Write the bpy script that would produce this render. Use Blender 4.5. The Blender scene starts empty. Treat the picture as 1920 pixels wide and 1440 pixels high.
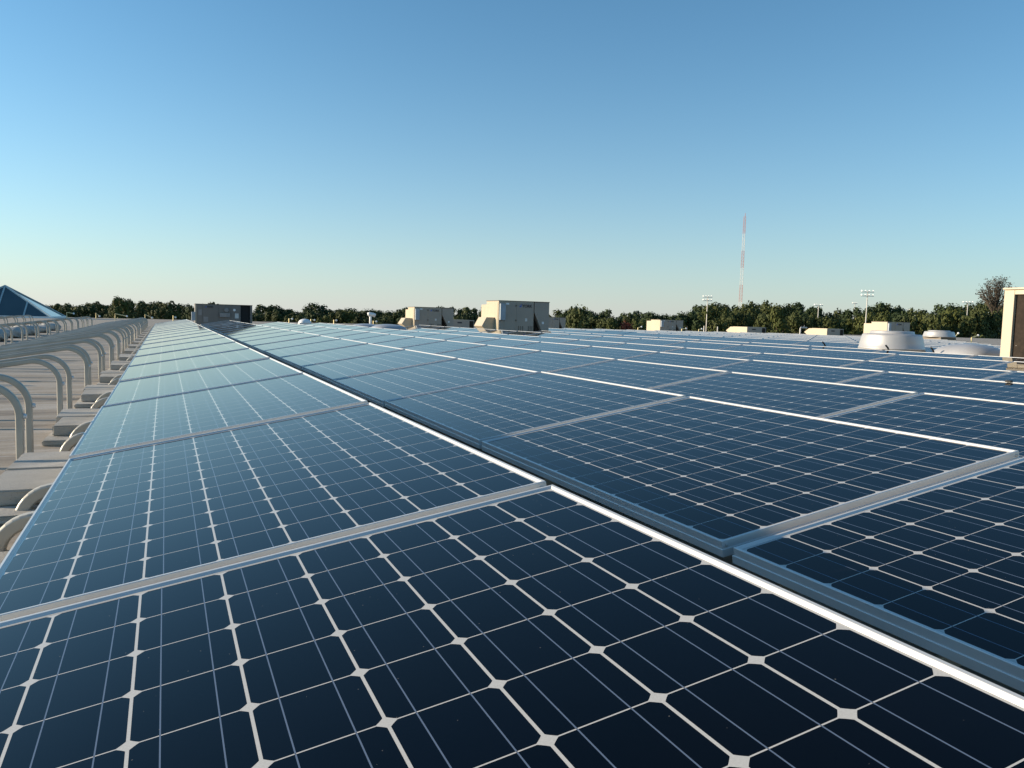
import bpy, bmesh, math, random
from mathutils import Vector, Matrix

scene = bpy.context.scene
R = math.radians

# ------------------------------------------------------------------ camera
cam_data = bpy.data.cameras.new('camera')
cam = bpy.data.objects.new('camera', cam_data)
scene.collection.objects.link(cam)
CX = Vector((0.91730641, -0.39727156, 0.02691219))      # camera right
CD = Vector((-0.00773513, -0.08535386, -0.99632067))    # camera down
CF = Vector((0.39810692, 0.91372317, -0.08136859))      # camera forward
m = Matrix((CX, -CD, -CF)).transposed().to_4x4()
m.translation = Vector((0.29293, -1.52907, 0.51304))
cam.matrix_world = m
cam_data.sensor_fit = 'HORIZONTAL'
cam_data.sensor_width = 36.0
cam_data.lens = 36.0 * 1497.55 / 1920.0
cam_data.clip_start = 0.02
cam_data.clip_end = 8000.0
scene.camera = cam

# ------------------------------------------------------------- sky and sun
SUN_EL = R(13.5)
SUN_DIR = Vector((-0.918, 0.397, 0)).normalized() * math.cos(SUN_EL) + Vector((0, 0, math.sin(SUN_EL)))
world = bpy.data.worlds.new('World')
scene.world = world
world.use_nodes = True
wn = world.node_tree
wn.nodes.clear()
sky = wn.nodes.new('ShaderNodeTexSky')
sky.sky_type = 'NISHITA'
sky.sun_disc = False
sky.sun_elevation = SUN_EL
sky.sun_rotation = math.atan2(SUN_DIR.x, SUN_DIR.y)
sky.altitude = 0.0
sky.air_density = 1.0
sky.dust_density = 0.25
sky.ozone_density = 4.0
bg = wn.nodes.new('ShaderNodeBackground')
bg.inputs['Strength'].default_value = 0.11
wo = wn.nodes.new('ShaderNodeOutputWorld')
# white balance, a pale haze low over the horizon, a touch more light towards the sun
def wmix(kind, fac, a, b):
    x = wn.nodes.new('ShaderNodeMix'); x.data_type = 'RGBA'; x.blend_type = kind
    for k, v in ((0, fac), (6, a), (7, b)):
        if isinstance(v, (float, tuple)):
            x.inputs[k].default_value = v
        else:
            wn.links.new(v, x.inputs[k])
    return x.outputs[2]
def wmath(op, a, b):
    x = wn.nodes.new('ShaderNodeMath'); x.operation = op
    for k, v in ((0, a), (1, b)):
        if isinstance(v, float):
            x.inputs[k].default_value = v
        else:
            wn.links.new(v, x.inputs[k])
    return x.outputs[0]
wtc = wn.nodes.new('ShaderNodeTexCoord')
wsp = wn.nodes.new('ShaderNodeSeparateXYZ')
wn.links.new(wtc.outputs['Generated'], wsp.inputs[0])
wdot = wn.nodes.new('ShaderNodeVectorMath'); wdot.operation = 'DOT_PRODUCT'
wn.links.new(wtc.outputs['Generated'], wdot.inputs[0])
wdot.inputs[1].default_value = SUN_DIR
elev = wmath('MAXIMUM', wsp.outputs[2], 0.0)
hz = wmath('MULTIPLY', wmath('POWER', wmath('SUBTRACT', 1.0, elev), 8.0), 0.68)
side = wmath('ADD', wmath('MULTIPLY', wdot.outputs['Value'], 0.22), 1.0)
hcol = wmix('MULTIPLY', 1.0, (4.35, 4.1, 4.35, 1.0), side)
base = wmix('MULTIPLY', 1.0, sky.outputs[0], (0.93, 1.20, 1.13, 1.0))
base = wmix('MULTIPLY', 1.0, base, wmath('ADD', wmath('MULTIPLY', wdot.outputs['Value'], 0.12), 1.0))
wn.links.new(wmix('MIX', hz, base, hcol), bg.inputs[0])
wn.links.new(bg.outputs[0], wo.inputs[0])

sun_data = bpy.data.lights.new('sun', 'SUN')
sun_data.energy = 5.0
sun_data.angle = R(0.53)
sun_data.color = (1.0, 0.83, 0.61)
sun = bpy.data.objects.new('sun', sun_data)
sun.rotation_euler = SUN_DIR.to_track_quat('Z', 'Y').to_euler()
scene.collection.objects.link(sun)

scene.view_settings.view_transform = 'Standard'
scene.view_settings.look = 'None'
scene.view_settings.gamma = 1.0
scene.view_settings.exposure = 0.58

# --------------------------------------------------------------- materials
class NT:
    """tiny helper for node materials"""
    def __init__(self, name):
        self.m = bpy.data.materials.new(name)
        self.m.use_nodes = True
        self.t = self.m.node_tree
        self.b = self.t.nodes['Principled BSDF']
    def n(self, kind, **kw):
        x = self.t.nodes.new(kind)
        for k, v in kw.items():
            setattr(x, k, v)
        return x
    def l(self, a, b):
        self.t.links.new(a, b)
    def math(self, op, a, b=None, c=None):
        x = self.n('ShaderNodeMath', operation=op)
        for i, v in enumerate((a, b, c)):
            if v is None:
                continue
            if isinstance(v, (int, float)):
                x.inputs[i].default_value = v
            else:
                self.l(v, x.inputs[i])
        return x.outputs[0]
    def mix(self, fac, a, b):
        x = self.n('ShaderNodeMix', data_type='RGBA')
        for i, v in ((0, fac), (6, a), (7, b)):
            if isinstance(v, (int, float)):
                x.inputs[i].default_value = v
            elif isinstance(v, tuple):
                x.inputs[i].default_value = v if len(v) == 4 else v + (1.0,)
            else:
                self.l(v, x.inputs[i])
        return x.outputs[2]
    def noise(self, scale, coord=None, detail=4.0, rough=0.55, stretch=None):
        x = self.n('ShaderNodeTexNoise')
        x.inputs['Scale'].default_value = scale
        x.inputs['Detail'].default_value = detail
        x.inputs['Roughness'].default_value = rough
        if coord is None:
            coord = self.n('ShaderNodeTexCoord').outputs['Object']
        if stretch:
            mp = self.n('ShaderNodeMapping')
            mp.inputs['Scale'].default_value = stretch
            self.l(coord, mp.inputs[0])
            coord = mp.outputs[0]
        self.l(coord, x.inputs['Vector'])
        return x.outputs['Fac']
    def ramp(self, fac, stops):
        x = self.n('ShaderNodeValToRGB')
        e = x.color_ramp.elements
        while len(e) < len(stops):
            e.new(0.5)
        for s, (p, c) in zip(e, stops):
            s.position = p
            s.color = c if len(c) == 4 else c + (1.0,)
        self.l(fac, x.inputs[0])
        return x.outputs[0]
    def bump(self, h, strength, dist=0.01):
        x = self.n('ShaderNodeBump')
        x.inputs['Strength'].default_value = strength
        x.inputs['Distance'].default_value = dist
        self.l(h, x.inputs['Height'])
        self.l(x.outputs[0], self.b.inputs['Normal'])
    def set(self, **kw):
        for k, v in kw.items():
            s = self.b.inputs[k.replace('_', ' ')]
            if isinstance(v, (int, float)):
                s.default_value = v
            elif isinstance(v, tuple):
                s.default_value = v if len(v) == 4 else v + (1.0,)
            else:
                self.l(v, s)
        return self

def world_pos(k):
    return k.n('ShaderNodeNewGeometry').outputs['Position']

def simple(name, col, rough=0.5, metal=0.0, var=0.12, scale=6.0, bump=0.0, use_world=False):
    k = NT(name)
    c = world_pos(k) if use_world else None
    f = k.noise(scale, c)
    dk = tuple(x * (1 - var) for x in col)
    lt = tuple(min(1, x * (1 + var)) for x in col)
    k.set(Base_Color=k.ramp(f, [(0.3, dk), (0.7, lt)]), Roughness=rough, Metallic=metal)
    if bump:
        k.bump(f, bump)
    return k.m

# panel geometry constants (metres)
PW, PL = 1.046, 1.560            # across the row, along the row
PU, PV = 0.1276, 0.127           # cell pitch
MU, MV = 0.0125, 0.018            # frame edge to first cell
TILT = R(9.6)
PITCH = 1.598

def make_glass():
    k = NT('solar_cells_under_glass')
    uv = k.n('ShaderNodeUVMap').outputs[0]
    sp = k.n('ShaderNodeSeparateXYZ')
    k.l(uv, sp.inputs[0])
    u, v = sp.outputs[0], sp.outputs[1]
    cu = k.math('SUBTRACT', u, MU)
    cv = k.math('SUBTRACT', v, MV)
    fu = k.math('SUBTRACT', k.math('FLOORED_MODULO', cu, PU), PU / 2)
    fv = k.math('SUBTRACT', k.math('FLOORED_MODULO', cv, PV), PV / 2)
    au, av = k.math('ABSOLUTE', fu), k.math('ABSOLUTE', fv)
    # inside the 8 x 12 field
    inu = k.math('MULTIPLY', k.math('GREATER_THAN', cu, 0), k.math('LESS_THAN', cu, PU * 8))
    inv = k.math('MULTIPLY', k.math('GREATER_THAN', cv, 0), k.math('LESS_THAN', cv, PV * 12))
    field = k.math('MULTIPLY', inu, inv)
    sq = k.math('MULTIPLY', k.math('LESS_THAN', au, PU / 2 - 0.0020), k.math('LESS_THAN', av, PV / 2 - 0.0010))
    rad = k.math('SQRT', k.math('ADD', k.math('MULTIPLY', fu, fu), k.math('MULTIPLY', fv, fv)))
    rnd = k.math('LESS_THAN', rad, 0.0815)
    cell = k.math('MULTIPLY', k.math('MULTIPLY', sq, rnd), field)
    # two bus ribbons per string, running along the row
    bus = k.math('LESS_THAN', k.math('ABSOLUTE', k.math('SUBTRACT', au, 0.0312)), 0.00085)
    bus = k.math('MULTIPLY', bus, field)
    # collector ribbons in the end margins
    pair = k.math('FLOORED_MODULO', cu, PU * 2)
    rib = k.math('MULTIPLY', k.math('GREATER_THAN', pair, 0.03), k.math('LESS_THAN', pair, PU * 2 - 0.03))
    d0 = k.math('LESS_THAN', k.math('ABSOLUTE', k.math('ADD', cv, 0.0022)), 0.0011)
    d1 = k.math('LESS_THAN', k.math('ABSOLUTE', k.math('SUBTRACT', cv, PV * 12 + 0.0022)), 0.0011)
    rib = k.math('MULTIPLY', k.math('MULTIPLY', rib, inu), k.math('MAXIMUM', d0, d1))
    # fine silver fingers across the cell
    fing = k.math('LESS_THAN', k.math('FLOORED_MODULO', v, 0.0021), 0.00022)
    # cell to cell tone
    idu = k.math('FLOOR', k.math('DIVIDE', cu, PU))
    idv = k.math('FLOOR', k.math('DIVIDE', cv, PV))
    cb = k.n('ShaderNodeCombineXYZ')
    k.l(idu, cb.inputs[0]); k.l(idv, cb.inputs[1])
    oi = k.n('ShaderNodeObjectInfo')
    k.l(oi.outputs['Random'], cb.inputs[2])
    wh = k.n('ShaderNodeTexWhiteNoise', noise_dimensions='3D')
    k.l(cb.outputs[0], wh.inputs['Vector'])
    mott = k.noise(55.0, uv, 3.0)
    tone = k.math('ADD', k.math('MULTIPLY', wh.outputs['Value'], 0.6), k.math('MULTIPLY', mott, 0.4))
    ccol = k.ramp(tone, [(0.2, (0.0003, 0.0007, 0.0022)), (0.8, (0.0007, 0.0015, 0.0042))])
    ccol = k.mix(k.math('MULTIPLY', fing, 0.06), ccol, (0.10, 0.10, 0.12))
    ccol = k.mix(bus, ccol, (0.115, 0.155, 0.225))
    bk = k.noise(400.0, uv, 2.0)
    back = k.ramp(bk, [(0.3, (0.47, 0.455, 0.425)), (0.7, (0.54, 0.525, 0.495))])
    back = k.mix(rib, back, (0.26, 0.29, 0.32))
    notcell = k.math('SUBTRACT', 1.0, cell)
    # the bus ribbons bridge the thin gap between cells
    col = k.mix(cell, k.mix(k.math('MULTIPLY', bus, 1.0), back, (0.10, 0.11, 0.13)), ccol)
    dust = k.noise(2.3, uv, 5.0)
    # a film of dust, a little thicker along the low edge
    low = k.math('MAXIMUM', k.math('SUBTRACT', 1.0, k.math('MULTIPLY', u, 9.0)), 0.0)
    fac = k.math('ADD', k.math('MULTIPLY', k.math('MAXIMUM', k.math('SUBTRACT', dust, 0.45), 0.0), 0.006), k.math('MULTIPLY', low, 0.006))
    specks = k.n('ShaderNodeTexVoronoi')
    specks.inputs['Scale'].default_value = 42.0
    k.l(uv, specks.inputs['Vector'])
    spk = k.math('MULTIPLY', k.math('LESS_THAN', specks.outputs['Distance'], 0.035), 0.25)
    col = k.mix(k.math('ADD', fac, spk), col, (0.45, 0.42, 0.36))
    k.set(Base_Color=col, Roughness=0.42, Specular_IOR_Level=0.0,
          Coat_Weight=1.0, Coat_Roughness=0.035, Coat_IOR=1.25)
    return k.m

def make_roof():
    k = NT('weathered_roof_membrane')
    p = world_pos(k)
    a = k.noise(1.0, p, 6.0, 0.62, stretch=(0.9, 4.5, 1.0))
    b = k.noise(0.45, p, 4.0)
    c = k.noise(9.0, p, 5.0, stretch=(0.5, 3.0, 1.0))
    base = k.ramp(a, [(0.30, (0.17, 0.135, 0.10)), (0.5, (0.375, 0.31, 0.235)), (0.68, (0.49, 0.44, 0.375))])
    pink = k.ramp(b, [(0.35, (0.42, 0.34, 0.265)), (0.65, (0.36, 0.325, 0.28))])
    col = k.mix(0.22, base, pink)
    col = k.mix(k.math('MULTIPLY', k.math('GREATER_THAN', c, 0.60), 0.35), col, (0.55, 0.53, 0.50))
    # dried puddle rings and grit
    pud = k.noise(0.7, p, 3.0, 0.5, stretch=(0.6, 1.3, 1.0))
    ring = k.math('LESS_THAN', k.math('ABSOLUTE', k.math('SUBTRACT', pud, 0.55)), 0.012)
    col = k.mix(k.math('MULTIPLY', ring, 0.55), col, (0.16, 0.13, 0.10))
    col = k.mix(k.math('MULTIPLY', k.math('GREATER_THAN', pud, 0.56), 0.22), col, (0.23, 0.20, 0.165))
    grit = k.noise(120.0, p, 2.0, 0.6)
    col = k.mix(k.math('MULTIPLY', k.math('GREATER_THAN', grit, 0.62), 0.45), col, (0.15, 0.13, 0.11))
    sp = k.n('ShaderNodeSeparateXYZ'); k.l(p, sp.inputs[0])
    wob = k.math('ADD', sp.outputs[1], k.math('MULTIPLY', k.noise(0.8, p, 2.0), 0.06))
    seam = k.math('LESS_THAN', k.math('FLOORED_MODULO', wob, 1.83), 0.012)
    col = k.mix(k.math('MULTIPLY', seam, 0.5), col, (0.2, 0.18, 0.16))
    k.set(Base_Color=col, Roughness=0.8)
    k.bump(c, 0.3, 0.004)
    return k.m

def make_concrete():
    k = NT('pale_concrete')
    p = world_pos(k)
    a = k.noise(7.0, p, 5.0)
    b = k.noise(160.0, p, 3.0, 0.7)
    col = k.ramp(a, [(0.3, (0.37, 0.34, 0.29)), (0.7, (0.49, 0.46, 0.41))])
    col = k.mix(k.math('MULTIPLY', k.math('GREATER_THAN', b, 0.60), 0.5), col, (0.22, 0.20, 0.18))
    oi = k.n('ShaderNodeObjectInfo')
    col = k.mix(k.math('MULTIPLY', oi.outputs['Random'], 0.25), col, (0.30, 0.26, 0.21))
    k.set(Base_Color=col, Roughness=0.9)
    k.bump(b, 0.5, 0.003)
    return k.m

def make_metal(name, col, rough, metal, scale=30.0, var=0.10):
    k = NT(name)
    p = k.n('ShaderNodeTexCoord').outputs['Object']
    f = k.noise(scale, p, 4.0)
    g = k.noise(2.5, p, 3.0)
    dk = tuple(x * (1 - var) for x in col); lt = tuple(min(1, x * (1 + var)) for x in col)
    k.set(Base_Color=k.ramp(g, [(0.3, dk), (0.7, lt)]), Metallic=metal,
          Roughness=k.math('ADD', rough - 0.06, k.math('MULTIPLY', f, 0.12)))
    return k.m

def make_leaf(name, c0, c1, c2):
    k = NT(name)
    g = k.n('ShaderNodeNewGeometry')
    oi = k.n('ShaderNodeObjectInfo')
    f = k.math('ADD', k.math('MULTIPLY', g.outputs['Random Per Island'], 0.75), k.math('MULTIPLY', oi.outputs['Random'], 0.25))
    col = k.ramp(f, [(0.1, c0), (0.5, c1), (0.9, c2)])
    k.set(Base_Color=col, Roughness=0.7, Specular_IOR_Level=0.2)
    return k.m

M = {}
M['glass'] = make_glass()
M['frame'] = make_metal('anodised_aluminium', (0.66, 0.65, 0.63), 0.38, 0.30, 60.0, 0.05)
M['tube'] = make_metal('galvanised_tube', (0.43, 0.395, 0.335), 0.40, 0.25, 40.0, 0.22)
M['roof'] = make_roof()
M['concrete'] = make_concrete()
M['beige'] = simple('beige_unit_paint', (0.49, 0.415, 0.30), 0.5, 0.0, 0.05, 2.0)
M['greybeige'] = simple('grey_beige_unit_paint', (0.34, 0.29, 0.24), 0.5, 0.0, 0.05, 2.0)  # unit beige darkened: front-wall shade put into the colour; curbs share it
M['darkunit'] = simple('grey_brown_unit_paint', (0.19, 0.165, 0.145), 0.5, 0.0, 0.06, 2.0)
M['trim'] = simple('dark_roof_trim', (0.16, 0.13, 0.10), 0.5)
M['coil'] = simple('dark_condenser_coil', (0.026, 0.018, 0.012), 0.95, 0.0, 0.35, 14.0)
M['black'] = simple('black_void', (0.008, 0.008, 0.009), 0.7)
M['boxgrey'] = simple('blue_grey_box_paint', (0.33, 0.37, 0.41), 0.45)
M['white'] = simple('white_paint', (0.80, 0.80, 0.79), 0.5, 0.0, 0.04)
M['sticker'] = simple('pale_sticker', (0.62, 0.60, 0.57), 0.6)
M['blue'] = simple('blue_logo_paint', (0.02, 0.10, 0.45), 0.5)
M['ink'] = simple('black_lettering', (0.03, 0.03, 0.035), 0.5)
M['spun'] = make_metal('spun_aluminium', (0.52, 0.50, 0.48), 0.45, 0.4, 20.0, 0.05)
M['acrylic'] = simple('milky_acrylic_dome', (0.36, 0.36, 0.37), 0.3, 0.0, 0.06, 3.0)
M['bag'] = simple('dusty_grey_fabric', (0.40, 0.38, 0.35), 0.85, 0.0, 0.2, 9.0, 0.4)
M['rod'] = simple('sunlit_brass_coloured_rod', (0.70, 0.58, 0.30), 0.4, 0.3)
M['mastwhite'] = simple('faded_white_mast_paint', (0.68, 0.66, 0.64), 0.6)  # off-white with distance haze put into the colour
M['dimsticker'] = simple('dull_grey_sticker', (0.27, 0.25, 0.24), 0.6)
M['steel'] = make_metal('grey_steel_pole', (0.50, 0.48, 0.45), 0.5, 0.3, 5.0)
M['lamp'] = make_metal('bright_lamp_reflector', (0.88, 0.88, 0.87), 0.4, 0.0, 5.0)
M['red'] = simple('faded_red_mast_paint', (0.50, 0.22, 0.19), 0.6)  # red paled in the colour itself to stand for distance haze
M['mullion'] = simple('pale_green_mullion', (0.34, 0.43, 0.44), 0.45)
M['rubber'] = simple('black_rubber', (0.012, 0.012, 0.012), 0.5)
M['bark'] = simple('tree_bark', (0.09, 0.07, 0.05), 0.9, 0.0, 0.3, 3.0)
M['leaf0'] = make_leaf('dark_green_leaves', (0.024, 0.038, 0.014), (0.032, 0.050, 0.018), (0.044, 0.064, 0.022))
M['leaf1'] = make_leaf('olive_leaves', (0.042, 0.052, 0.016), (0.056, 0.068, 0.021), (0.074, 0.086, 0.027))
M['leaf2'] = make_leaf('yellow_green_leaves', (0.052, 0.064, 0.017), (0.068, 0.080, 0.021), (0.088, 0.098, 0.026))
M['leaf3'] = make_leaf('red_leaves', (0.12, 0.030, 0.018), (0.21, 0.055, 0.034), (0.28, 0.10, 0.06))
M['leaf4'] = make_leaf('brown_leaves', (0.05, 0.040, 0.028), (0.085, 0.068, 0.048), (0.12, 0.095, 0.07))
M['ground'] = simple('dry_grass_ground', (0.075, 0.080, 0.032), 0.95, 0.0, 0.35, 0.05, 0.0, True)
def make_pyr():
    k = NT('dark_skylight_glass')
    k.set(Base_Color=k.ramp(k.noise(0.8), [(0.3, (0.030, 0.055, 0.062)), (0.7, (0.042, 0.072, 0.080))]), Roughness=0.06, Specular_IOR_Level=0.6)
    return k.m
M['pyrglass'] = make_pyr()

# ------------------------------------------------------------ mesh helpers
def link(o, parent=None):
    scene.collection.objects.link(o)
    if parent:
        o.parent = parent
    return o

def tag(o, label=None, cat=None, group=None, kind=None):
    if label: o['label'] = label
    if cat: o['category'] = cat
    if group: o['group'] = group
    if kind: o['kind'] = kind
    return o

def empty(name, loc=(0, 0, 0), rz=0.0, rot=None):
    o = bpy.data.objects.new(name, None)
    o.empty_display_size = 0.1
    o.location = loc
    o.rotation_euler = rot if rot else (0, 0, rz)
    return link(o)

def from_bm(name, bm, mat, parent=None, smooth=False, loc=None):
    me = bpy.data.meshes.new(name)
    bmesh.ops.recalc_face_normals(bm, faces=bm.faces)
    bm.to_mesh(me)
    bm.free()
    me.materials.append(mat)
    if smooth:
        for p in me.polygons:
            p.use_smooth = True
    o = bpy.data.objects.new(name, me)
    if loc:
        o.location = loc
    return link(o, parent)

def add_box(bm, x0, x1, y0, y1, z0, z1, bevel=0.0):
    r = bmesh.ops.create_cube(bm, size=1.0)
    vs = r['verts']
    bmesh.ops.scale(bm, vec=(x1 - x0, y1 - y0, z1 - z0), verts=vs)
    bmesh.ops.translate(bm, vec=((x0 + x1) / 2, (y0 + y1) / 2, (z0 + z1) / 2), verts=vs)
    if bevel:
        es = list({e for v in vs for e in v.link_edges})
        bmesh.ops.bevel(bm, geom=es, offset=bevel, segments=2, affect='EDGES', profile=0.6)
    return bm

def box(name, mat, parent, *dims, bevel=0.0):
    return from_bm(name, add_box(bmesh.new(), *dims, bevel=bevel), mat, parent)

def add_prism(bm, pts, axis, a, b):
    """extrude a closed outline (list of 2D points) along an axis from a to b"""
    def P(p, t):
        return {'y': (p[0], t, p[1]), 'x': (t, p[0], p[1]), 'z': (p[0], p[1], t)}[axis]
    A = [bm.verts.new(P(p, a)) for p in pts]
    B = [bm.verts.new(P(p, b)) for p in pts]
    bm.faces.new(A); bm.faces.new(B[::-1])
    n = len(pts)
    for i in range(n):
        bm.faces.new((A[i], A[(i + 1) % n], B[(i + 1) % n], B[i]))
    return bm

def add_tube(bm, pts, r, seg=8, square=False, r_end=None):
    """sweep a round (or rounded square) section along a polyline"""
    pts = [Vector(p) for p in pts]
    rings = []
    n = len(pts)
    up = Vector((0, 1, 0))
    d0 = (pts[1] - pts[0]).normalized()
    if abs(d0.dot(up)) > 0.9:
        up = Vector((1, 0, 0))
    for i, p in enumerate(pts):
        d = (pts[min(i + 1, n - 1)] - pts[max(i - 1, 0)]).normalized()
        s = d.cross(up).normalized()
        t = s.cross(d).normalized()
        rr = r if r_end is None else r + (r_end - r) * i / (n - 1)
        ring = []
        if square:
            c = rr * 0.72
            prof = [(rr, c), (c, rr), (-c, rr), (-rr, c), (-rr, -c), (-c, -rr), (c, -rr), (rr, -c)]
        else:
            prof = [(rr * math.cos(2 * math.pi * k / seg), rr * math.sin(2 * math.pi * k / seg)) for k in range(seg)]
        for a, b in prof:
            ring.append(bm.verts.new(p + s * a + t * b))
        rings.append(ring)
    for A, B in zip(rings, rings[1:]):
        k = len(A)
        for i in range(k):
            bm.faces.new((A[i], A[(i + 1) % k], B[(i + 1) % k], B[i]))
    bm.faces.new(rings[0][::-1]); bm.faces.new(rings[-1])
    return bm

def add_lathe(bm, prof, seg=48, sx=1.0, sy=1.0, power=2.0):
    rings = []
    for r, z in prof:
        ring = []
        for k in range(seg):
            a = 2 * math.pi * k / seg
            c, s = math.cos(a), math.sin(a)
            q = (abs(c) ** power + abs(s) ** power) ** (-1.0 / power)
            ring.append(bm.verts.new((r * q * c * sx, r * q * s * sy, z)))
        rings.append(ring)
    for A, B in zip(rings, rings[1:]):
        for i in range(seg):
            bm.faces.new((A[i], A[(i + 1) % seg], B[(i + 1) % seg], B[i]))
    bm.faces.new(rings[0][::-1]); bm.faces.new(rings[-1])
    return bm

def copy_tree(o, parent=None):
    c = o.copy()
    scene.collection.objects.link(c)
    if parent:
        c.parent = parent
    for ch in list(o.children):
        copy_tree(ch, c)
    return c

ORD = ['first', 'second', 'third', 'fourth', 'fifth', 'sixth', 'seventh', 'eighth', 'ninth', 'tenth', 'eleventh',
       'twelfth', 'thirteenth', 'fourteenth', 'fifteenth', 'sixteenth', 'seventeenth', 'eighteenth', 'nineteenth',
       'twentieth', 'twenty-first', 'twenty-second', 'twenty-third', 'twenty-fourth']
ROOF_Z = -0.17

# ------------------------------------------------------- roof and ground
def build_setting():
    bm = bmesh.new()
    g = bmesh.ops.create_grid(bm, x_segments=1, y_segments=1, size=4000)
    bmesh.ops.translate(bm, vec=(0, 500, -6.5), verts=bm.verts)
    tag(from_bm('ground', bm, M['ground']), kind='structure')
    bm = add_box(bmesh.new(), -45, 75, -20, 58, -6.49, ROOF_Z)
    tag(from_bm('roof', bm, M['roof']), kind='structure')
build_setting()

# ----------------------------------------------------------- solar panels
def panel_frame_bm():
    bm = bmesh.new()
    prof = [(-0.0032, -0.038), (-0.0032, -0.0200), (-0.0024, -0.0190), (0.0, -0.0190), (0.0, -0.0012), (0.0010, 0.0), (0.0058, 0.0),
            (0.0068, -0.0005), (0.0102, -0.0050), (0.0102, -0.038)]
    rings = []
    for d, w in prof:
        rings.append([bm.verts.new(p) for p in ((d, d, w), (PW - d, d, w), (PW - d, PL - d, w), (d, PL - d, w))])
    n = len(rings)
    for i in range(n):
        A, B = rings[i], rings[(i + 1) % n]
        for k in range(4):
            bm.faces.new((A[k], A[(k + 1) % 4], B[(k + 1) % 4], B[k]))
    return bm

def panel_glass():
    bm = bmesh.new()
    d = 0.0098
    add_box(bm, d, PW - d, d, PL - d, -0.010, -0.005)
    uvl = bm.loops.layers.uv.new('UVMap')
    for f in bm.faces:
        for lp in f.loops:
            lp[uvl].uv = (lp.vert.co.x, lp.vert.co.y)
    return bm

pan0 = empty('solar_panel')
from_bm('frame', panel_frame_bm(), M['frame'], pan0)
from_bm('glass', panel_glass(), M['glass'], pan0)
pan0.rotation_euler = (0, -TILT, 0)
bm = bmesh.new()
for sx in (0.012, PW - 0.012):
    b2 = add_lathe(bmesh.new(), [(0.0042, 0.0), (0.0042, 0.0025), (0.0028, 0.0036)], 10)
    b2.verts.ensure_lookup_table()
    me = bpy.data.meshes.new('tmp'); b2.to_mesh(me); b2.free()
    for v in me.vertices:
        pass
    bm2 = bmesh.new(); bm2.from_mesh(me)
    bmesh.ops.rotate(bm2, matrix=Matrix.Rotation(R(90), 3, 'X'), verts=bm2.verts)
    bmesh.ops.translate(bm2, vec=(sx, 0.0, -0.012), verts=bm2.verts)
    s = from_bm('screw', bm2, M['steel'], pan0)
    bpy.data.meshes.remove(me)
bm.free()
SCREWS = [c for c in pan0.children if c.name.startswith('screw')]

ROWS = [  # x of the low edge, y offset, first, last, screws up to, wording
    (-0.011, -0.030, -1, 18, 3, 'in the row beside the bare pipe racks'),
    (1.493, -0.020, -1, 18, 3, 'in the second row from the pipe racks'),
    (3.030, -0.008, 0, 17, 2, 'in the third row from the pipe racks'),
    (4.524, -0.060, 1, 17, 0, 'in the fourth row from the pipe racks'),
    (6.038, -0.066, 1, 12, 0, 'in the row ending at the grey skylight domes'),
    (8.389, -0.020, 2, 17, 0, 'in the first row past the dome aisle'),
    (9.856, -0.090, 3, 12, 0, 'in the row in front of the silver fan hood'),
]
for k in range(9):
    ROWS.append((13.55 + 1.5 * k, 0.62 - 0.10 * k, 4 + k, 17, 0,
                 'in the %s row behind the silver fan hood' % ORD[k]))
first = True
for ri, (x, y, j0, j1, sc, where) in enumerate(ROWS):
    for i, j in enumerate(range(j0, j1 + 1)):
        if first:
            o = pan0
        else:
            o = pan0.copy(); scene.collection.objects.link(o)
            for ch in list(pan0.children):
                if ch.name.startswith('screw') and j > sc:
                    continue
                c = ch.copy(); scene.collection.objects.link(c); c.parent = o
        rnd = random.Random(ri * 100 + j)
        o.location = (x + rnd.uniform(-.002, .002), y - 0.019 + PITCH * j + rnd.uniform(-.003, .003),
                      -MU * math.sin(TILT) + 0.005 + rnd.uniform(-.002, .002))
        o.rotation_euler = (rnd.uniform(-.0012, .0012), -TILT + rnd.uniform(-.0012, .0012), rnd.uniform(-.0008, .0008))
        tag(o, '%s panel from the near end %s' % (ORD[i], where), 'solar panel', 'solar panels laid in rows across the roof')
        first = False

# the one black clip that shows on a top rail
for o in list(scene.objects):
    if o.get('label', '') == 'first panel from the near end in the fourth row from the pipe racks':
        bm = add_box(bmesh.new(), PW - 0.022, PW + 0.003, 0.545, 0.585, 0.0005, 0.011, bevel=0.002)
        from_bm('clip', bm, M['rubber'], o)

# --------------------------------------------------------- mounting pipes
def arc(cx, cz, r, a0, a1, n=10):
    return [(cx + r * math.cos(R(a0 + (a1 - a0) * i / n)), cz + r * math.sin(R(a0 + (a1 - a0) * i / n))) for i in range(n + 1)]

def pipe_path(rise):
    """x-z line of one bent pipe, low bend at left, post at right; x measured from the post"""
    t = TILT
    r = 0.135
    zt = 0.190 + rise                       # height of the centre line at the top of the bend
    post = [(0.0, ROOF_Z), (0.0, -0.05), (0.0, zt - r)]
    a = arc(-r, zt - r, r, 0, 90 + 9.6, 12)
    ex, ez = a[-1]
    L = 1.17
    lx, lz = ex - L * math.cos(t), ez - L * math.sin(t)
    # low bend
    r2 = 0.075
    c2 = (lx - r2 * math.sin(t) * -1, lz - r2 * math.cos(t))
    b = [(lx + r2 * math.sin(t) + r2 * math.cos(R(q)), lz - r2 * math.cos(t) + r2 * math.sin(R(q))) for q in
         [99.6 + (180 - 99.6) * i / 6 for i in range(7)]]
    tail = [(b[-1][0], ROOF_Z)]
    return post + a[1:] + b + tail

def pipe_bm(path, rad=0.0148):
    return add_tube(bmesh.new(), [(x, 0, z) for x, z in path], rad, square=True)

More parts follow.
